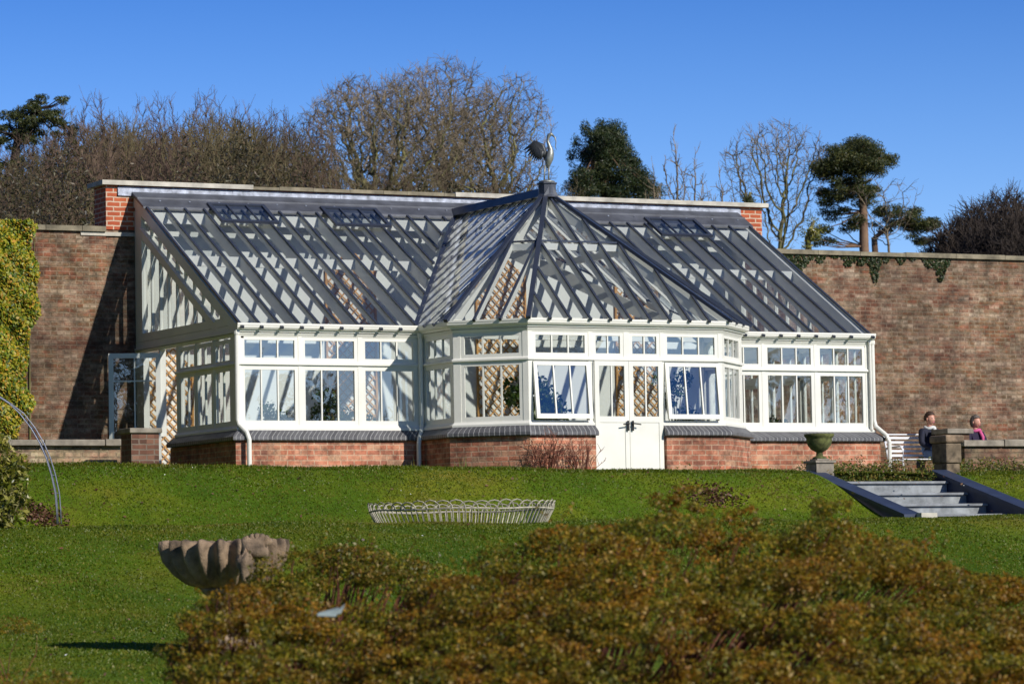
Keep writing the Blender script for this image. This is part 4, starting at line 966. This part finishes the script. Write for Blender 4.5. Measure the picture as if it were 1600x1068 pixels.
# bare twiggy shrub and wall-foot plants
def twig_shrub(x, y, z, h, r, n, seed, lab, mat='red twigs', leaf=0):
    rg_ = random.Random(seed); t = thing('bare_shrub', (x, y, z), lab, 'shrub'); m = MB(); tips = []
    for k in range(n):
        a = rg_.uniform(0, 6.28); q = rg_.uniform(.15, 1)*r; hh = h*rg_.uniform(.55, 1)*(1-.3*q/r); e = Vector((x+q*cos(a), y+q*sin(a)*.6, z+hh)); b = Vector((x+.15*q*cos(a), y+.1*q*sin(a), z))
        mid = b.lerp(e, .5)+Vector((rg_.uniform(-.04, .04), 0, .03)); m.tube([b, mid, e], [.008, .005, .0025], 4)
        for j in range(5): s = mid.lerp(e, rg_.random()); f = s+Vector((rg_.uniform(-.12, .12), rg_.uniform(-.06, .06), rg_.uniform(.02, .14))); m.tube([s, f], [.004, .002], 3); tips.append(f)
    m.build('twigs', mat, t)
    rn = np.random.default_rng(seed); P = np.array([tuple(q) for q in tips for _ in range(leaf)])
    if leaf: P += rn.normal(0, .025, P.shape); npmesh('leaves', leaves(rn, P, rn.normal(0, 1, P.shape), .022), 4, 'brown litter', t)
twig_shrub(3.85, -2.35, 1.50, .86, .42, 46, 1, 'dense reddish brown bare shrub against the brick of the bay', leaf=3)
twig_shrub(4.50, -2.25, 1.50, .80, .38, 26, 2, 'sparse pinkish bare shrub between the dense one and the doors', leaf=0)
def ground_plants(name, lab, pts, dens, size, mat, seed, dz=0, kind='stuff', cat='plants'):
    rn = np.random.default_rng(seed); P = []
    for (x0, x1, y0, y1, hh) in pts:
        n = int((x1-x0)*max(.15, y1-y0)*dens); x = rn.uniform(x0, x1, n); y = rn.uniform(y0, y1, n); lump = .5+.5*np.sin(x*7+seed)*np.sin(x*17)
        z = np.array([bank(a, b) for a, b in zip(x, y)])+rn.random(n)**1.5*hh*(.35+.65*lump); P.append(np.stack([x, y, z], 1))
    P = np.concatenate(P); P[:, 2] += dz; o = npmesh(name, leaves(rn, P, np.tile([0, -.3, .6], (len(P), 1)), size, .4, .9), 4, mat); return tag(o, lab, cat, kind=kind)
ground_plants('wall_foot_weeds', 'low weeds and leaf litter along the foot of the greenhouse bricks', [(.1, 2.9, -.45, -.15, .32), (3.0, 4.8, -2.45, -2.1, .36), (6.1, 7.3, -2.4, -2.1, .34), (7.9, 11, -.5, -.2, .24), (-6, -2.4, -.8, -.5, .28), (-1.7, .0, -1.2, -.9, .28)], 700, .045, 'low plants', 5)
ground_plants('leaf_litter', 'brown dead leaves lying along the brick foot', [(.2, 2.9, -.5, -.15, .24), (3.0, 4.8, -2.5, -2.1, .26), (6.1, 7.2, -2.4, -2.1, .26), (12.8, 16, -.3, -.02, .22)], 500, .04, 'brown litter', 6)
ground_plants('border_plants', 'green and yellow ground cover above the steps', [(7.55, 9.15, -4.05, -3.1, .30), (11.0, 13.0, -2.0, -.6, .42)], 2600, .05, 'low plants', 7)
ground_plants('step_edge_plants', 'low green plants crowding the back of the top step', [(7.3, 9.15, -4.6, -4.35, .22)], 4200, .045, 'low plants', 9, dz=-.13)
ground_plants('border_litter', 'brown dead leaves among the border plants', [(12.2, 13.6, -1.6, -.4, .36), (8.6, 9.15, -4.0, -3.3, .28)], 1200, .05, 'brown litter', 8)
# soil patches at the foot of the bank
for k, (px, py, d_, rx, lab) in enumerate(((62, 806, 46, .26, 'patch of bare reddish soil by the foot of the arch'), (1112, 806, 51, .38, 'patch of bare soil and dead leaves above the azaleas'))):
    c = at(px, py, d_); rn = np.random.default_rng(50+k); P = np.stack([c.x+rn.normal(0, rx*.6, 500), c.y+rn.normal(0, .2, 500), np.zeros(500)], 1); P[:, 2] = [bank(a, b)+.01+abs(rn.normal(0, .03)) for a, b in P[:, :2]]
    tag(npmesh('soil_patch', leaves(rn, P, np.tile([0, 0, 1.], (500, 1)), .05, .8, .6), 4, 'brown litter'), lab, 'soil', kind='stuff')
# iris blades by the valley downpipe
for x, y, lab in ((2.62, -.55, 'clump of green blades left of the shaded downpipe'), (3.02, -1.3, 'clump of pale green blades right of the shaded downpipe')):
    rn = np.random.default_rng(int(x*100)); n = 16; v = np.empty((n, 3, 3))
    for i in range(n):
        a = rn.normal(0, .05); b = rn.uniform(-.1, .1); h = rn.uniform(.14, .36); v[i] = [(x+a-.012, y, 1.5), (x+a+.012, y, 1.5), (x+a+b, y+rn.normal(0, .03), 1.5+h+.1)]
    tag(npmesh('blade_plant', v, 3, 'low plants'), lab, 'plant')
# ivy
def ivy(lab, x0, x1, z0, z1, n, size, mat, thick, seed, prof=None):
    rn = np.random.default_rng(seed); x = rn.uniform(x0, x1, n); z = rn.uniform(z0, z1, n)
    if prof: k = np.array([prof(a, b) for a, b in zip(x, z)]); x = x[k]; z = z[k]; n = len(x)
    lump = thick*(.55+.25*np.sin(x*5+1)*np.sin(z*4)+.2*np.sin(x*13)*np.sin(z*11+2)); y = D-lump*(1-.35*rn.random(n)**2)
    t = thing('ivy', ((x0+x1)/2, D-.05, z0), lab, 'ivy'); npmesh('leaves', leaves(rn, np.stack([x, y, z], 1), np.tile([.1, -1, .5], (n, 1)), size, .8, .6), 4, mat, t)
    m = MB(); 
    for k in range(14 if thick > .1 else 0): xx = rn.uniform(x0+.1, x1-.1); m.tube([(xx, D-.02, z0), (xx+rn.normal(0, .1), D-.03, (z0+z1)/2), (xx+rn.normal(0, .15), D-.02, z1-.1)], [.014, .01, .004], 4)
    if m.v: m.build('stems', 'oak bark', t)
ivy('thick sunlit yellow green ivy covering the wall at the left edge', -3.6, -1.62, 2.1, 5.80, 26000, .062, 'ivy leaves', .30, 1, lambda x, z: x < -1.72+.07*sin(z*3)+.05*sin(z*9)-.45*max(0, 3.0-z)+.06*(z-4.5) and not (z > 5.72 and x > -1.75))
ivy('dark ragged ivy hanging along the top of the wall right of the greenhouse', 11.7, 15.3, 4.95, 5.66, 12000, .05, 'dark ivy', .035, 2, lambda x, z: z > 5.50-.06*sin(x*4.3)-.05*sin(x*11+1)-.05*sin(x*23)-.35*max(0, sin(x*2.1+1.2))**18-.25*max(0, sin(x*3.3+.2))**22+.10*max(0, x-14) and sin(x*37)*sin(z*41+x*9) > -.45)

# ------------------------------------------------------------------ trees
def tree_lines(rg_, p, d, L, r, lv, mx, out, spread=.6, up=.15, kids=(3, 5), wob=.22, ratio=.68, nseg=5):
    pts = [p]; rad = [r]; q = p.copy(); dd = d.copy(); seg = L/nseg
    for i in range(nseg):
        dd = (dd+Vector((rg_.gauss(0, wob), rg_.gauss(0, wob), rg_.gauss(0, wob)+up*.3))).normalized(); q = q+dd*seg; pts.append(q.copy()); rad.append(r*(1-.55*(i+1)/nseg))
    out[lv].append((pts, rad))
    if lv >= mx: return
    n = rg_.randint(*kids)
    for k in range(n):
        f = 1 if k == 0 else rg_.uniform(.35, .98); idx = f*nseg; i0 = min(int(idx), nseg-1); b = pts[i0].lerp(pts[i0+1], idx-i0)
        ax = Vector((rg_.gauss(0, 1), rg_.gauss(0, 1), rg_.gauss(0, .7))); ax = (ax-dd*ax.dot(dd)).normalized(); sp = spread*rg_.uniform(.6, 1.3)*(.5 if k == 0 else 1)
        nd = (dd*cos(sp)+ax*sin(sp)+Vector((0, 0, up))).normalized(); rr_ = rad[i0]*(.8 if k == 0 else rg_.uniform(.45, .65))
        tree_lines(rg_, b, nd, L*ratio*rg_.uniform(.75, 1.2), rr_, lv+1, mx, out, spread, up, kids, wob, ratio, max(3, nseg-1))
def bare_tree(base, H, seed, lab, name='bare_tree', mx=5, r0=.3, spread=.6, up=.15, kids=(3, 5), wob=.22, ratio=.68, trunk=.25, mats=('oak bark', 'grey twigs'), group=None, cut=2, minr=.012, lean=(0, 0), cat='tree', stems=1, W=None):
    """H total height and W crown width, both in metres"""
    rg_ = random.Random(seed); t = thing(name, base, lab, cat, group); out = [[] for _ in range(mx+1)]
    for s_ in range(stems):
        dx = Vector((lean[0]+(rg_.gauss(0, .25) if stems > 1 else 0), lean[1]+(rg_.gauss(0, .25) if stems > 1 else 0), 1)).normalized()
        tree_lines(rg_, Vector((rg_.gauss(0, .3)*(stems > 1), rg_.gauss(0, .3)*(stems > 1), 0)), dx, H*trunk, r0, 0, mx, out, spread, up, kids, wob, ratio)
    tips = [p[-1] for L in out for p, r in L]; zm = sorted(q.z for q in tips)[int(len(tips)*.997)]; wm = 2*sorted(math.hypot(q.x, q.y) for q in tips)[int(len(tips)*.95)]
    kz = H/zm; kx = W/wm if W else kz; a = MB(); b = MB(); B0 = Vector(base)
    for lv, L in enumerate(out):
        for pts, rad in L:
            rad = [max(x, minr) for x in rad]; pts = [B0+Vector((q.x*kx, q.y*kx, q.z*kz)) for q in pts]
            (a if lv <= cut else b).tube(pts, rad, 6 if lv < 2 else (4 if lv < 4 else 3), False)
    a.build('trunk', mats[0], t, True, nouv=True); b.build('crown', mats[1], t, nouv=True); return t
def top_h(px, toppx, dist): return at(px, toppx, dist).z-gnd(px, dist).z
def gnd(px, dist):
    c = at(px, 300, dist); return Vector((c.x, c.y, hill(c.x, c.y)-.2))
def dup(root, loc, lab, rotz=0, sc_=1):
    r = root.copy(); COL.objects.link(r); r.location = loc; r.rotation_euler = (0, 0, rotz); r.scale = (sc_,)*3; r['label'] = lab
    for ch in root.children: c = ch.copy(); COL.objects.link(c); c.parent = r; c.matrix_parent_inverse = ch.matrix_parent_inverse.copy()
    return r
def colonise(rng_, crown, trunk_top, natt, step, di, dk, noise=.25, up=.0, itmax=140):
    """grow a branch skeleton into a cloud of attraction points; crown(n) -> (n,3) points relative to the base"""
    att = crown(natt); pos = [np.zeros(3)]; par = [-1]; z = 0
    tt = np.array(trunk_top, float); k = max(2, int(np.linalg.norm(tt)/step))
    for i in range(1, k+1): pos.append(tt*i/k+rng_.normal(0, step*.10, 3)*(i < k)); par.append(i-1)
    P = np.array(pos); near = np.full(len(att), 1e9); idx = np.zeros(len(att), int)
    def upd(lo):
        nonlocal near, idx
        d = np.linalg.norm(att[:, None]-P[None, lo:], axis=2); a = d.argmin(1); m_ = d[np.arange(len(att)), a]; b = m_ < near; near = np.where(b, m_, near); idx = np.where(b, a+lo, idx)
    upd(0)
    for it in range(itmax):
        act = near < (di if it > 8 else 1e8)
        if not act.any(): break
        ids = np.unique(idx[act]); new = []
        for q in ids:
            v = att[act & (idx == q)]-P[q]; v /= np.linalg.norm(v, axis=1)[:, None]+1e-9; d = v.mean(0)+rng_.normal(0, noise, 3)+np.array([0, 0, up]); d /= np.linalg.norm(d)+1e-9; new.append(P[q]+d*step); par.append(int(q))
        lo = len(P); P = np.concatenate([P, new]); upd(lo); keep = near > dk; att = att[keep]; near = near[keep]; idx = idx[keep]
        if len(att) == 0 or len(P) > 12000: break
    return P, par
def col_tree(base, H, W, seed, lab, name, crown_lo=.25, shape='dome', natt=1500, step=.22, r_tip=.012, r_pow=2.3, rmax=.34, trunk_h=.28, mats=('oak bark', 'grey twigs'), group=None, twig=.55, twn=2, noise=.28, up=.05, tw_up=.25, thick=.05, lean=0, cat='tree', tr=None):
    rn = np.random.default_rng(seed); t = thing(name, base, lab, cat, group)
    lobes = rn.normal(0, 1, (14, 3)); lobes[:, 2] = np.abs(lobes[:, 2])*.8; lobes /= np.linalg.norm(lobes, axis=1)[:, None]; lw_ = rn.uniform(.0, .22, 14)
    def crown(n):
        out = []; zc = H*crown_lo; hz = H-zc
        while len(out) < n:
            p = rn.uniform(-1, 1, 3)
            if shape == 'dome':
                p[2] = rn.uniform(-.35, 1); r = np.linalg.norm(p*np.array([1, 1, 1 if p[2] > 0 else 2.2]))
                dd_ = p/(np.linalg.norm(p)+1e-9); lim = .80+sum(w_*max(0, (dd_@l-.8)/.2) for l, w_ in zip(lobes, lw_))
                if r > lim or r < .30*rn.random(): continue
                out.append((p[0]*W/2, p[1]*W/2, zc+p[2]*hz))
            elif shape == 'vase':
                f = rn.random()**.6; w_ = (.18+.82*math.sin(min(1, f*1.15)*pi*.55)); q = rn.uniform(-1, 1, 2)
                if q@q > 1 or f > 1-.22*(q@q): continue
                out.append((q[0]*W/2*w_, q[1]*W/2*w_, zc+f*hz))
            else:
                f = rn.random(); q = rn.uniform(-1, 1, 2); w_ = .25+.75*math.sin(pi*min(1, f*.95+.12))
                if q@q > 1: continue
                out.append((q[0]*W/2*w_, q[1]*W/2*w_, zc+f*hz))
        return np.array(out)
    P, par = colonise(rn, crown, (lean, 0, H*trunk_h), natt, step, step*9, step*1.7, noise, up)
    n = len(P); kids_ = [[] for _ in range(n)]
    for i in range(1, n): kids_[par[i]].append(i)
    R = np.zeros(n)
    for i in range(n-1, -1, -1): R[i] = r_tip if not kids_[i] else sum(R[c]**r_pow for c in kids_[i])**(1/r_pow)
    if R[0] > rmax: R = r_tip+(R-r_tip)*(rmax-r_tip)/(R[0]-r_tip)
    B0 = Vector(base); a = MB(); b = MB(); st_ = [(0, None)]
    while st_:
        i, pp = st_.pop(); ch = [pp] if pp is not None else []; ch.append(i)
        while kids_[i]:
            ks = sorted(kids_[i], key=lambda c: -R[c]); 
            for o_ in ks[1:]: st_.append((o_, i))
            i = ks[0]; ch.append(i)
        pts = [B0+Vector(P[c]) for c in ch]; rad = [R[c] for c in ch]
        if pp is not None: rad[0] = min(rad[0], rad[1]*1.3)
        if len(pts) < 2: continue
        m_ = a if max(rad) > thick else b
        m_.tube(pts, rad, 7 if m_ is a else 3, False)
    for i in range(n):
        if R[i] < r_tip*1.9:
            for _ in range(twn if not kids_[i] else max(1, twn-1)):
                d = rn.normal(0, .8, 3); pv = P[i]-P[par[i]]; d = d*.7+pv/(np.linalg.norm(pv)+1e-9)*.9+np.array([0, 0, tw_up]); d /= np.linalg.norm(d); L = twig*rn.uniform(.4, 1); p0 = B0+Vector(P[i]); p1 = p0+Vector(d*L*.5); p2 = p1+Vector((d+rn.normal(0, .35, 3))*L*.5)
                b.tube([p0, p1, p2], [r_tip*.8, r_tip*.65, r_tip*.5], 3, False)
    a.build('trunk', mats[0], t, True, nouv=True); b.build('crown', mats[1], t, nouv=True); return t
# old spreading oaks behind the ridge
for px, tp, d_, wpx, sd, lab, ln in ((585, 84, 200, 300, 21, 'wide gnarled bare oak behind the left half of the greenhouse roof', -.3), (690, 96, 222, 270, 22, 'middle bare oak with mossy limbs behind the roof', .3), (770, 112, 205, 190, 25, 'bare oak nearest the bird statue', .4)):
    col_tree(gnd(px, d_), top_h(px, tp, d_), wpx*d_/FPX, sd, lab, 'bare_oak', .60, 'dome', 4600, .31, .018, 1.92, .46, .42, twig=.75, twn=4, noise=.36, up=-.06, lean=ln, thick=.07, tw_up=.1)
col_tree(gnd(1213, 150), top_h(1213, 186, 150), 175*150/FPX, 31, 'vase shaped bare tree between the statue conifer and the pine', 'bare_tree', .34, 'vase', 1300, .18, .012, 2.2, .16, .30, twig=.42, twn=3, noise=.18, up=.22, tw_up=.4, thick=.04)
for k, (x, tp, d_, lab) in enumerate(((1055, 200, 160, 'tallest slim bare sapling right of the dark conifer'), (1022, 258, 165, 'thin bare sapling close to the dark conifer'), (1088, 232, 160, 'thin bare sapling second from the conifer'), (1125, 262, 155, 'thin bare sapling just left of the vase shaped tree'))):
    col_tree(gnd(x, d_), top_h(x, tp, d_), 62*d_/FPX, 40+k, lab, 'bare_sapling', .30, 'column', 380, .17, .017, 2.2, .09, .3, mats=('grey twigs', 'grey twigs'), group='thin saplings above the right roof', twig=.45, twn=2, noise=.14, up=.5, tw_up=.7, thick=.03)
# thicket at the left
tk = []; r2 = random.Random(9); TH = []
skyline = [(0, 225), (60, 215), (110, 165), (140, 158), (200, 175), (250, 170), (300, 162), (340, 160), (400, 163), (450, 175), (500, 215), (560, 262), (700, 262), (860, 270)]
def sky_y(px): return float(np.interp(px, [a for a, b in skyline], [b for a, b in skyline]))
for k in range(4):
    px = 130+90*k; d_ = 125+8*k; TH.append(top_h(px, sky_y(px), d_))
    tk.append(col_tree(gnd(px, d_), TH[k], 3.6+.4*k, 60+k, 'dense olive brown bare tree in the thicket', 'thicket_tree', .42, 'dome', 1700, .17, .012, 2.2, .14, .28, mats=('olive twigs', 'olive twigs' if k % 2 else 'brown twigs'), group='bare trees in the thicket left of the oaks', twig=.55, twn=3, noise=.3, up=.2, tw_up=.8, thick=.04))
for k in range(52):
    px = (-30+k*13.5+r2.uniform(-8, 8)) if k < 40 else 520+(k-40)*30+r2.uniform(-10, 10); d_ = r2.uniform(108, 165)
    s_ = top_h(px, sky_y(px)+abs(r2.gauss(0, 14))-14, d_)/TH[k % 4]; dup(tk[k % 4], gnd(px, d_), 'dense olive brown bare tree in the thicket', r2.uniform(0, 6.28), s_)
# undergrowth just beyond the wall
rn = np.random.default_rng(77); n = 150000; px = rn.uniform(-40, 880, n); d_ = rn.uniform(90, 170, n); P = np.empty((n, 3))
for i in range(n):
    a = (px[i]-800)/FPX; x = CAM.x+(Fv.x+Rv0.x*a)*d_[i]; y = CAM.y+(Fv.y+Rv0.y*a)*d_[i]; hmax = (4.6 if px[i] < 500 else 4.6)+.8*sin(px[i]*.021)+.6*sin(px[i]*.07)+.4*sin(px[i]*.19+d_[i]); P[i] = (x, y, hill(x, y)+rn.random()**.8*min(hmax, max(.5, at(px[i], sky_y(px[i])+34+14*sin(px[i]*.13), d_[i]).z-hill(x, y))))
o = npmesh('undergrowth', leaves(rn, P, rn.normal(0, 1, (n, 3)), .13, .3, .5), 4, 'scrub'); tag(o, 'olive brown undergrowth massed behind the left wall and roof', 'undergrowth', kind='stuff')
# conifers and pines
def foliage_tree(name, lab, base, trunkpts, rad, blobs, dens, size, mat, bmat, seed, limbs=None, shell=.75, jit=.9, asp=.25):
    rg_ = np.random.default_rng(seed); t = thing(name, base, lab, 'tree'); m = MB(); m.tube(trunkpts, rad, 8)
    for c, r in blobs:
        c = Vector(c); tp = min(trunkpts, key=lambda q: (Vector(q)-c).length); s_ = Vector(tp); m.tube([s_, s_.lerp(c, .55)+Vector((0, 0, -.1)), c], [rad[1]*.22, rad[1]*.13, .012], 5)
    m.build('trunk', bmat, t, True); P, N_ = blob_points(rg_, blobs, dens, shell); npmesh('crown', leaves(rg_, P, N_, size, asp, jit), 4, mat, t); return t
def cl(px, py, d_, w, h, depth, n, seed, br=(.5, .9), flat=.6):
    """n clumps scattered within an oval of the given photo-pixel half sizes"""
    rg_ = random.Random(seed); out = []
    for _ in range(n):
        a = rg_.uniform(0, 6.28); q = rg_.random()**.5; c = at(px+w*q*cos(a), py+h*q*sin(a), d_+rg_.uniform(-depth, depth)); r = rg_.uniform(*br); out.append(((c.x, c.y, c.z), (r, r, r*flat)))
    return out
dc = 170; bl = []; rg_ = random.Random(3)
for i in range(95):
    f = rg_.random()**.8; y = 200+f*110; hw = 12+55*f**.9; x = 943+18*f+rg_.uniform(-1, 1)*hw; c = at(x, y, dc+rg_.uniform(-1.5, 1.5)); r = rg_.uniform(.35, .75); bl.append(((c.x, c.y, c.z), (r, r, r*.7)))
for x, y in ((914, 200), (917, 208), (938, 196), (940, 204), (955, 214), (968, 222), (980, 235), (992, 250), (1003, 272), (900, 222), (893, 245)): c = at(x, y, dc); bl.append(((c.x, c.y, c.z), (.28, .28, .42)))
b = gnd(950, dc); foliage_tree('dark_conifer', 'dark green conifer with ragged tops just right of the statue', b, [b, b+Vector((0, 0, 4)), at(938, 215, dc)], [.3, .22, .08], bl, 190, .15, 'fir needles', 'pine bark', 5)
dp = 150; b = gnd(1352, dp)
bl = cl(1335, 238, dp, 38, 16, 1, 24, 1, (.35, .6), .7)+cl(1318, 262, dp, 42, 20, 1, 26, 2, (.35, .6), .7)+cl(1372, 258, dp, 30, 14, 1, 16, 3, (.3, .5), .6)+cl(1305, 300, dp, 32, 22, 1, 18, 4, (.3, .5), .6)+cl(1350, 300, dp, 24, 18, 1, 12, 5, (.28, .45), .6)+cl(1310, 345, dp, 38, 20, 1, 14, 6, (.28, .45), .5)+cl(1290, 375, dp, 20, 14, 1, 6, 7, (.25, .4), .5)
foliage_tree('scots_pine', 'tall Scots pine with rounded dark crown and bare trunk', b, [b, at(1350, 385, dp), at(1349, 330, dp), at(1345, 290, dp), at(1338, 240, dp)], [.24, .2, .17, .12, .05], bl, 210, .14, 'pine needles', 'pine bark', 6)
b = gnd(1370, 155); bl = cl(1400, 330, 155, 30, 9, 1, 12, 11, (.3, .45), .55)+cl(1432, 348, 155, 28, 13, 1, 18, 12, (.3, .5), .6)+cl(1385, 350, 155, 22, 14, 1, 8, 13, (.25, .4), .5)+cl(1440, 372, 155, 18, 9, 1, 6, 14, (.25, .4), .5)
foliage_tree('leaning_pine', 'lower pine leaning right beside the tall pine', b, [b, at(1366, 372, 155), at(1392, 352, 155), at(1415, 342, 155)], [.18, .13, .10, .05], bl, 210, .14, 'pine needles', 'pine bark', 7)
col_tree(gnd(1385, 140), top_h(1385, 270, 140), 3.0, 88, 'small bare tree with spreading twigs beside the tall pine', 'bare_tree', .5, 'vase', 160, .2, .010, 2.2, .08, .3, mats=('grey twigs', 'grey twigs'), twig=.4, twn=1, noise=.2, up=.1, thick=.03)
bl = cl(25, 200, 130, 48, 26, 1.5, 30, 21, (.2, .38), .5)+cl(62, 182, 130, 34, 20, 1, 20, 22, (.18, .34), .45)+cl(97, 156, 130, 8, 6, .5, 5, 23, (.14, .22), .6)+cl(58, 156, 130, 14, 7, .5, 6, 25, (.16, .26), .5)+cl(10, 240, 130, 38, 22, 1.5, 14, 24, (.2, .36), .5)+cl(100, 200, 130, 20, 14, 1, 7, 26, (.15, .28), .4)
b = gnd(25, 130); foliage_tree('pine_tree', 'dark pine at the far left above the ivy covered wall', b, [b, at(22, 260, 130), at(28, 210, 130), at(55, 170, 130)], [.25, .2, .12, .05], bl, 210, .15, 'pine needles', 'dark twigs', 8)
for k, (x, d_, tp, lab) in enumerate(((1545, 120, 290, 'dark brown twiggy tree at the right edge'), (1605, 122, 298, 'dark twiggy tree cut by the right border'), (1502, 126, 335, 'lower dark twiggy bush left of the right edge tree'), (1570, 116, 325, 'dark twiggy bush between the two right edge trees'))):
    col_tree(gnd(x, d_), top_h(x, tp, d_), 4.2, 95+k, lab, 'twiggy_tree', .30, 'dome', 4500, .11, .014, 2.2, .10, .15, mats=('dark twigs', 'dark twigs'), twig=.5, twn=4, noise=.3, up=.2, tw_up=.6, thick=.04)
# ivy clad stump beside the right pier
b = gnd(1170, 140); foliage_tree('ivy_clad_trunk', 'short ivy clad trunk just above the right brick pier', b, [b, at(1170, 330, 140), at(1172, 300, 140)], [.15, .12, .05], cl(1170, 312, 140, 8, 12, .3, 6, 31, (.18, .26), 1.0), 90, .16, 'pine needles', 'oak bark', 9)
foliage_tree('ivy_clad_trunk', 'ivy clad trunk between the vase shaped tree and the pine', gnd(1268, 140), [gnd(1268, 140), at(1262, 370, 140), at(1272, 345, 140)], [.15, .12, .05], cl(1266, 362, 140, 12, 24, .3, 9, 32, (.18, .28), 1.0), 90, .16, 'laurel leaves', 'oak bark', 10)

# the belt of trees around the garden that the windows reflect, beyond the camera; unseen left row added to darken the gable
b = Vector((40, -125, -2)); rg_ = random.Random(12); bl = []
for k in range(30):
    a = rg_.uniform(0, 6.28); q = rg_.random()**.5; zz_ = rg_.uniform(3, 15); r = rg_.uniform(1.3, 2.4); bl.append(((b.x+5*q*cos(a)*(1.1-zz_/22), b.y+5*q*sin(a)*(1.1-zz_/22), b.z+zz_), (r, r, r*.8)))
ft = foliage_tree('garden_tree', 'tall dark evergreen of the belt on the far side of the garden', b, [b, b+Vector((0, 0, 7)), b+Vector((.3, 0, 15))], [.5, .35, .1], bl, 9, .75, 'pine needles', 'oak bark', 77)
ft['group'] = 'evergreens on the far side of the garden'
for k in range(30):
    x, y = ((-95+k*9.5, -118-rg_.uniform(0, 22)) if k < 22 else (-62-rg_.uniform(0, 12), -40+(k-22)*9.5))
    dup(ft, Vector((x, y, -2)), 'tall dark evergreen of the belt on the far side of the garden', rg_.uniform(0, 6), rg_.uniform(.75, 1.1))

for x, y, k in ((-12.5, -5, .85), (-13.5, 1, .9), (-12, 8, .8), (-16, -11, .95)):  # unseen trees added to block sky light from the left gable
    dup(ft, Vector((x, y, .5)), 'tall dark unseen evergreen added left of the view to shade the gable', rg_.uniform(0, 6), k)['group'] = 'unseen evergreens added to shade the gable'

# a scatter of fallen leaves and daisies on the grass
rn = np.random.default_rng(91)
for lab, mat, n, sz, nm in (('scattered fallen brown leaves lying on the banks', 'brown litter', 700, .045, 'fallen_leaves'), ('tiny pale daisies dotted over the grass', 'white cloth', 60, .024, 'daisies')):
    x = rn.uniform(-11, 12, n); y = np.where(rn.random(n) < .5, rn.uniform(-7.2, -4.4, n), rn.uniform(-24, -10.6, n)); z = np.array([bank(a, b)+.022 for a, b in zip(x, y)])
    tag(npmesh(nm, leaves(rn, np.stack([x, y, z], 1), np.tile([0, -.4, 1.], (n, 1)), sz, .7, .4), 4, mat), lab, nm.replace('_', ' '), kind='stuff')
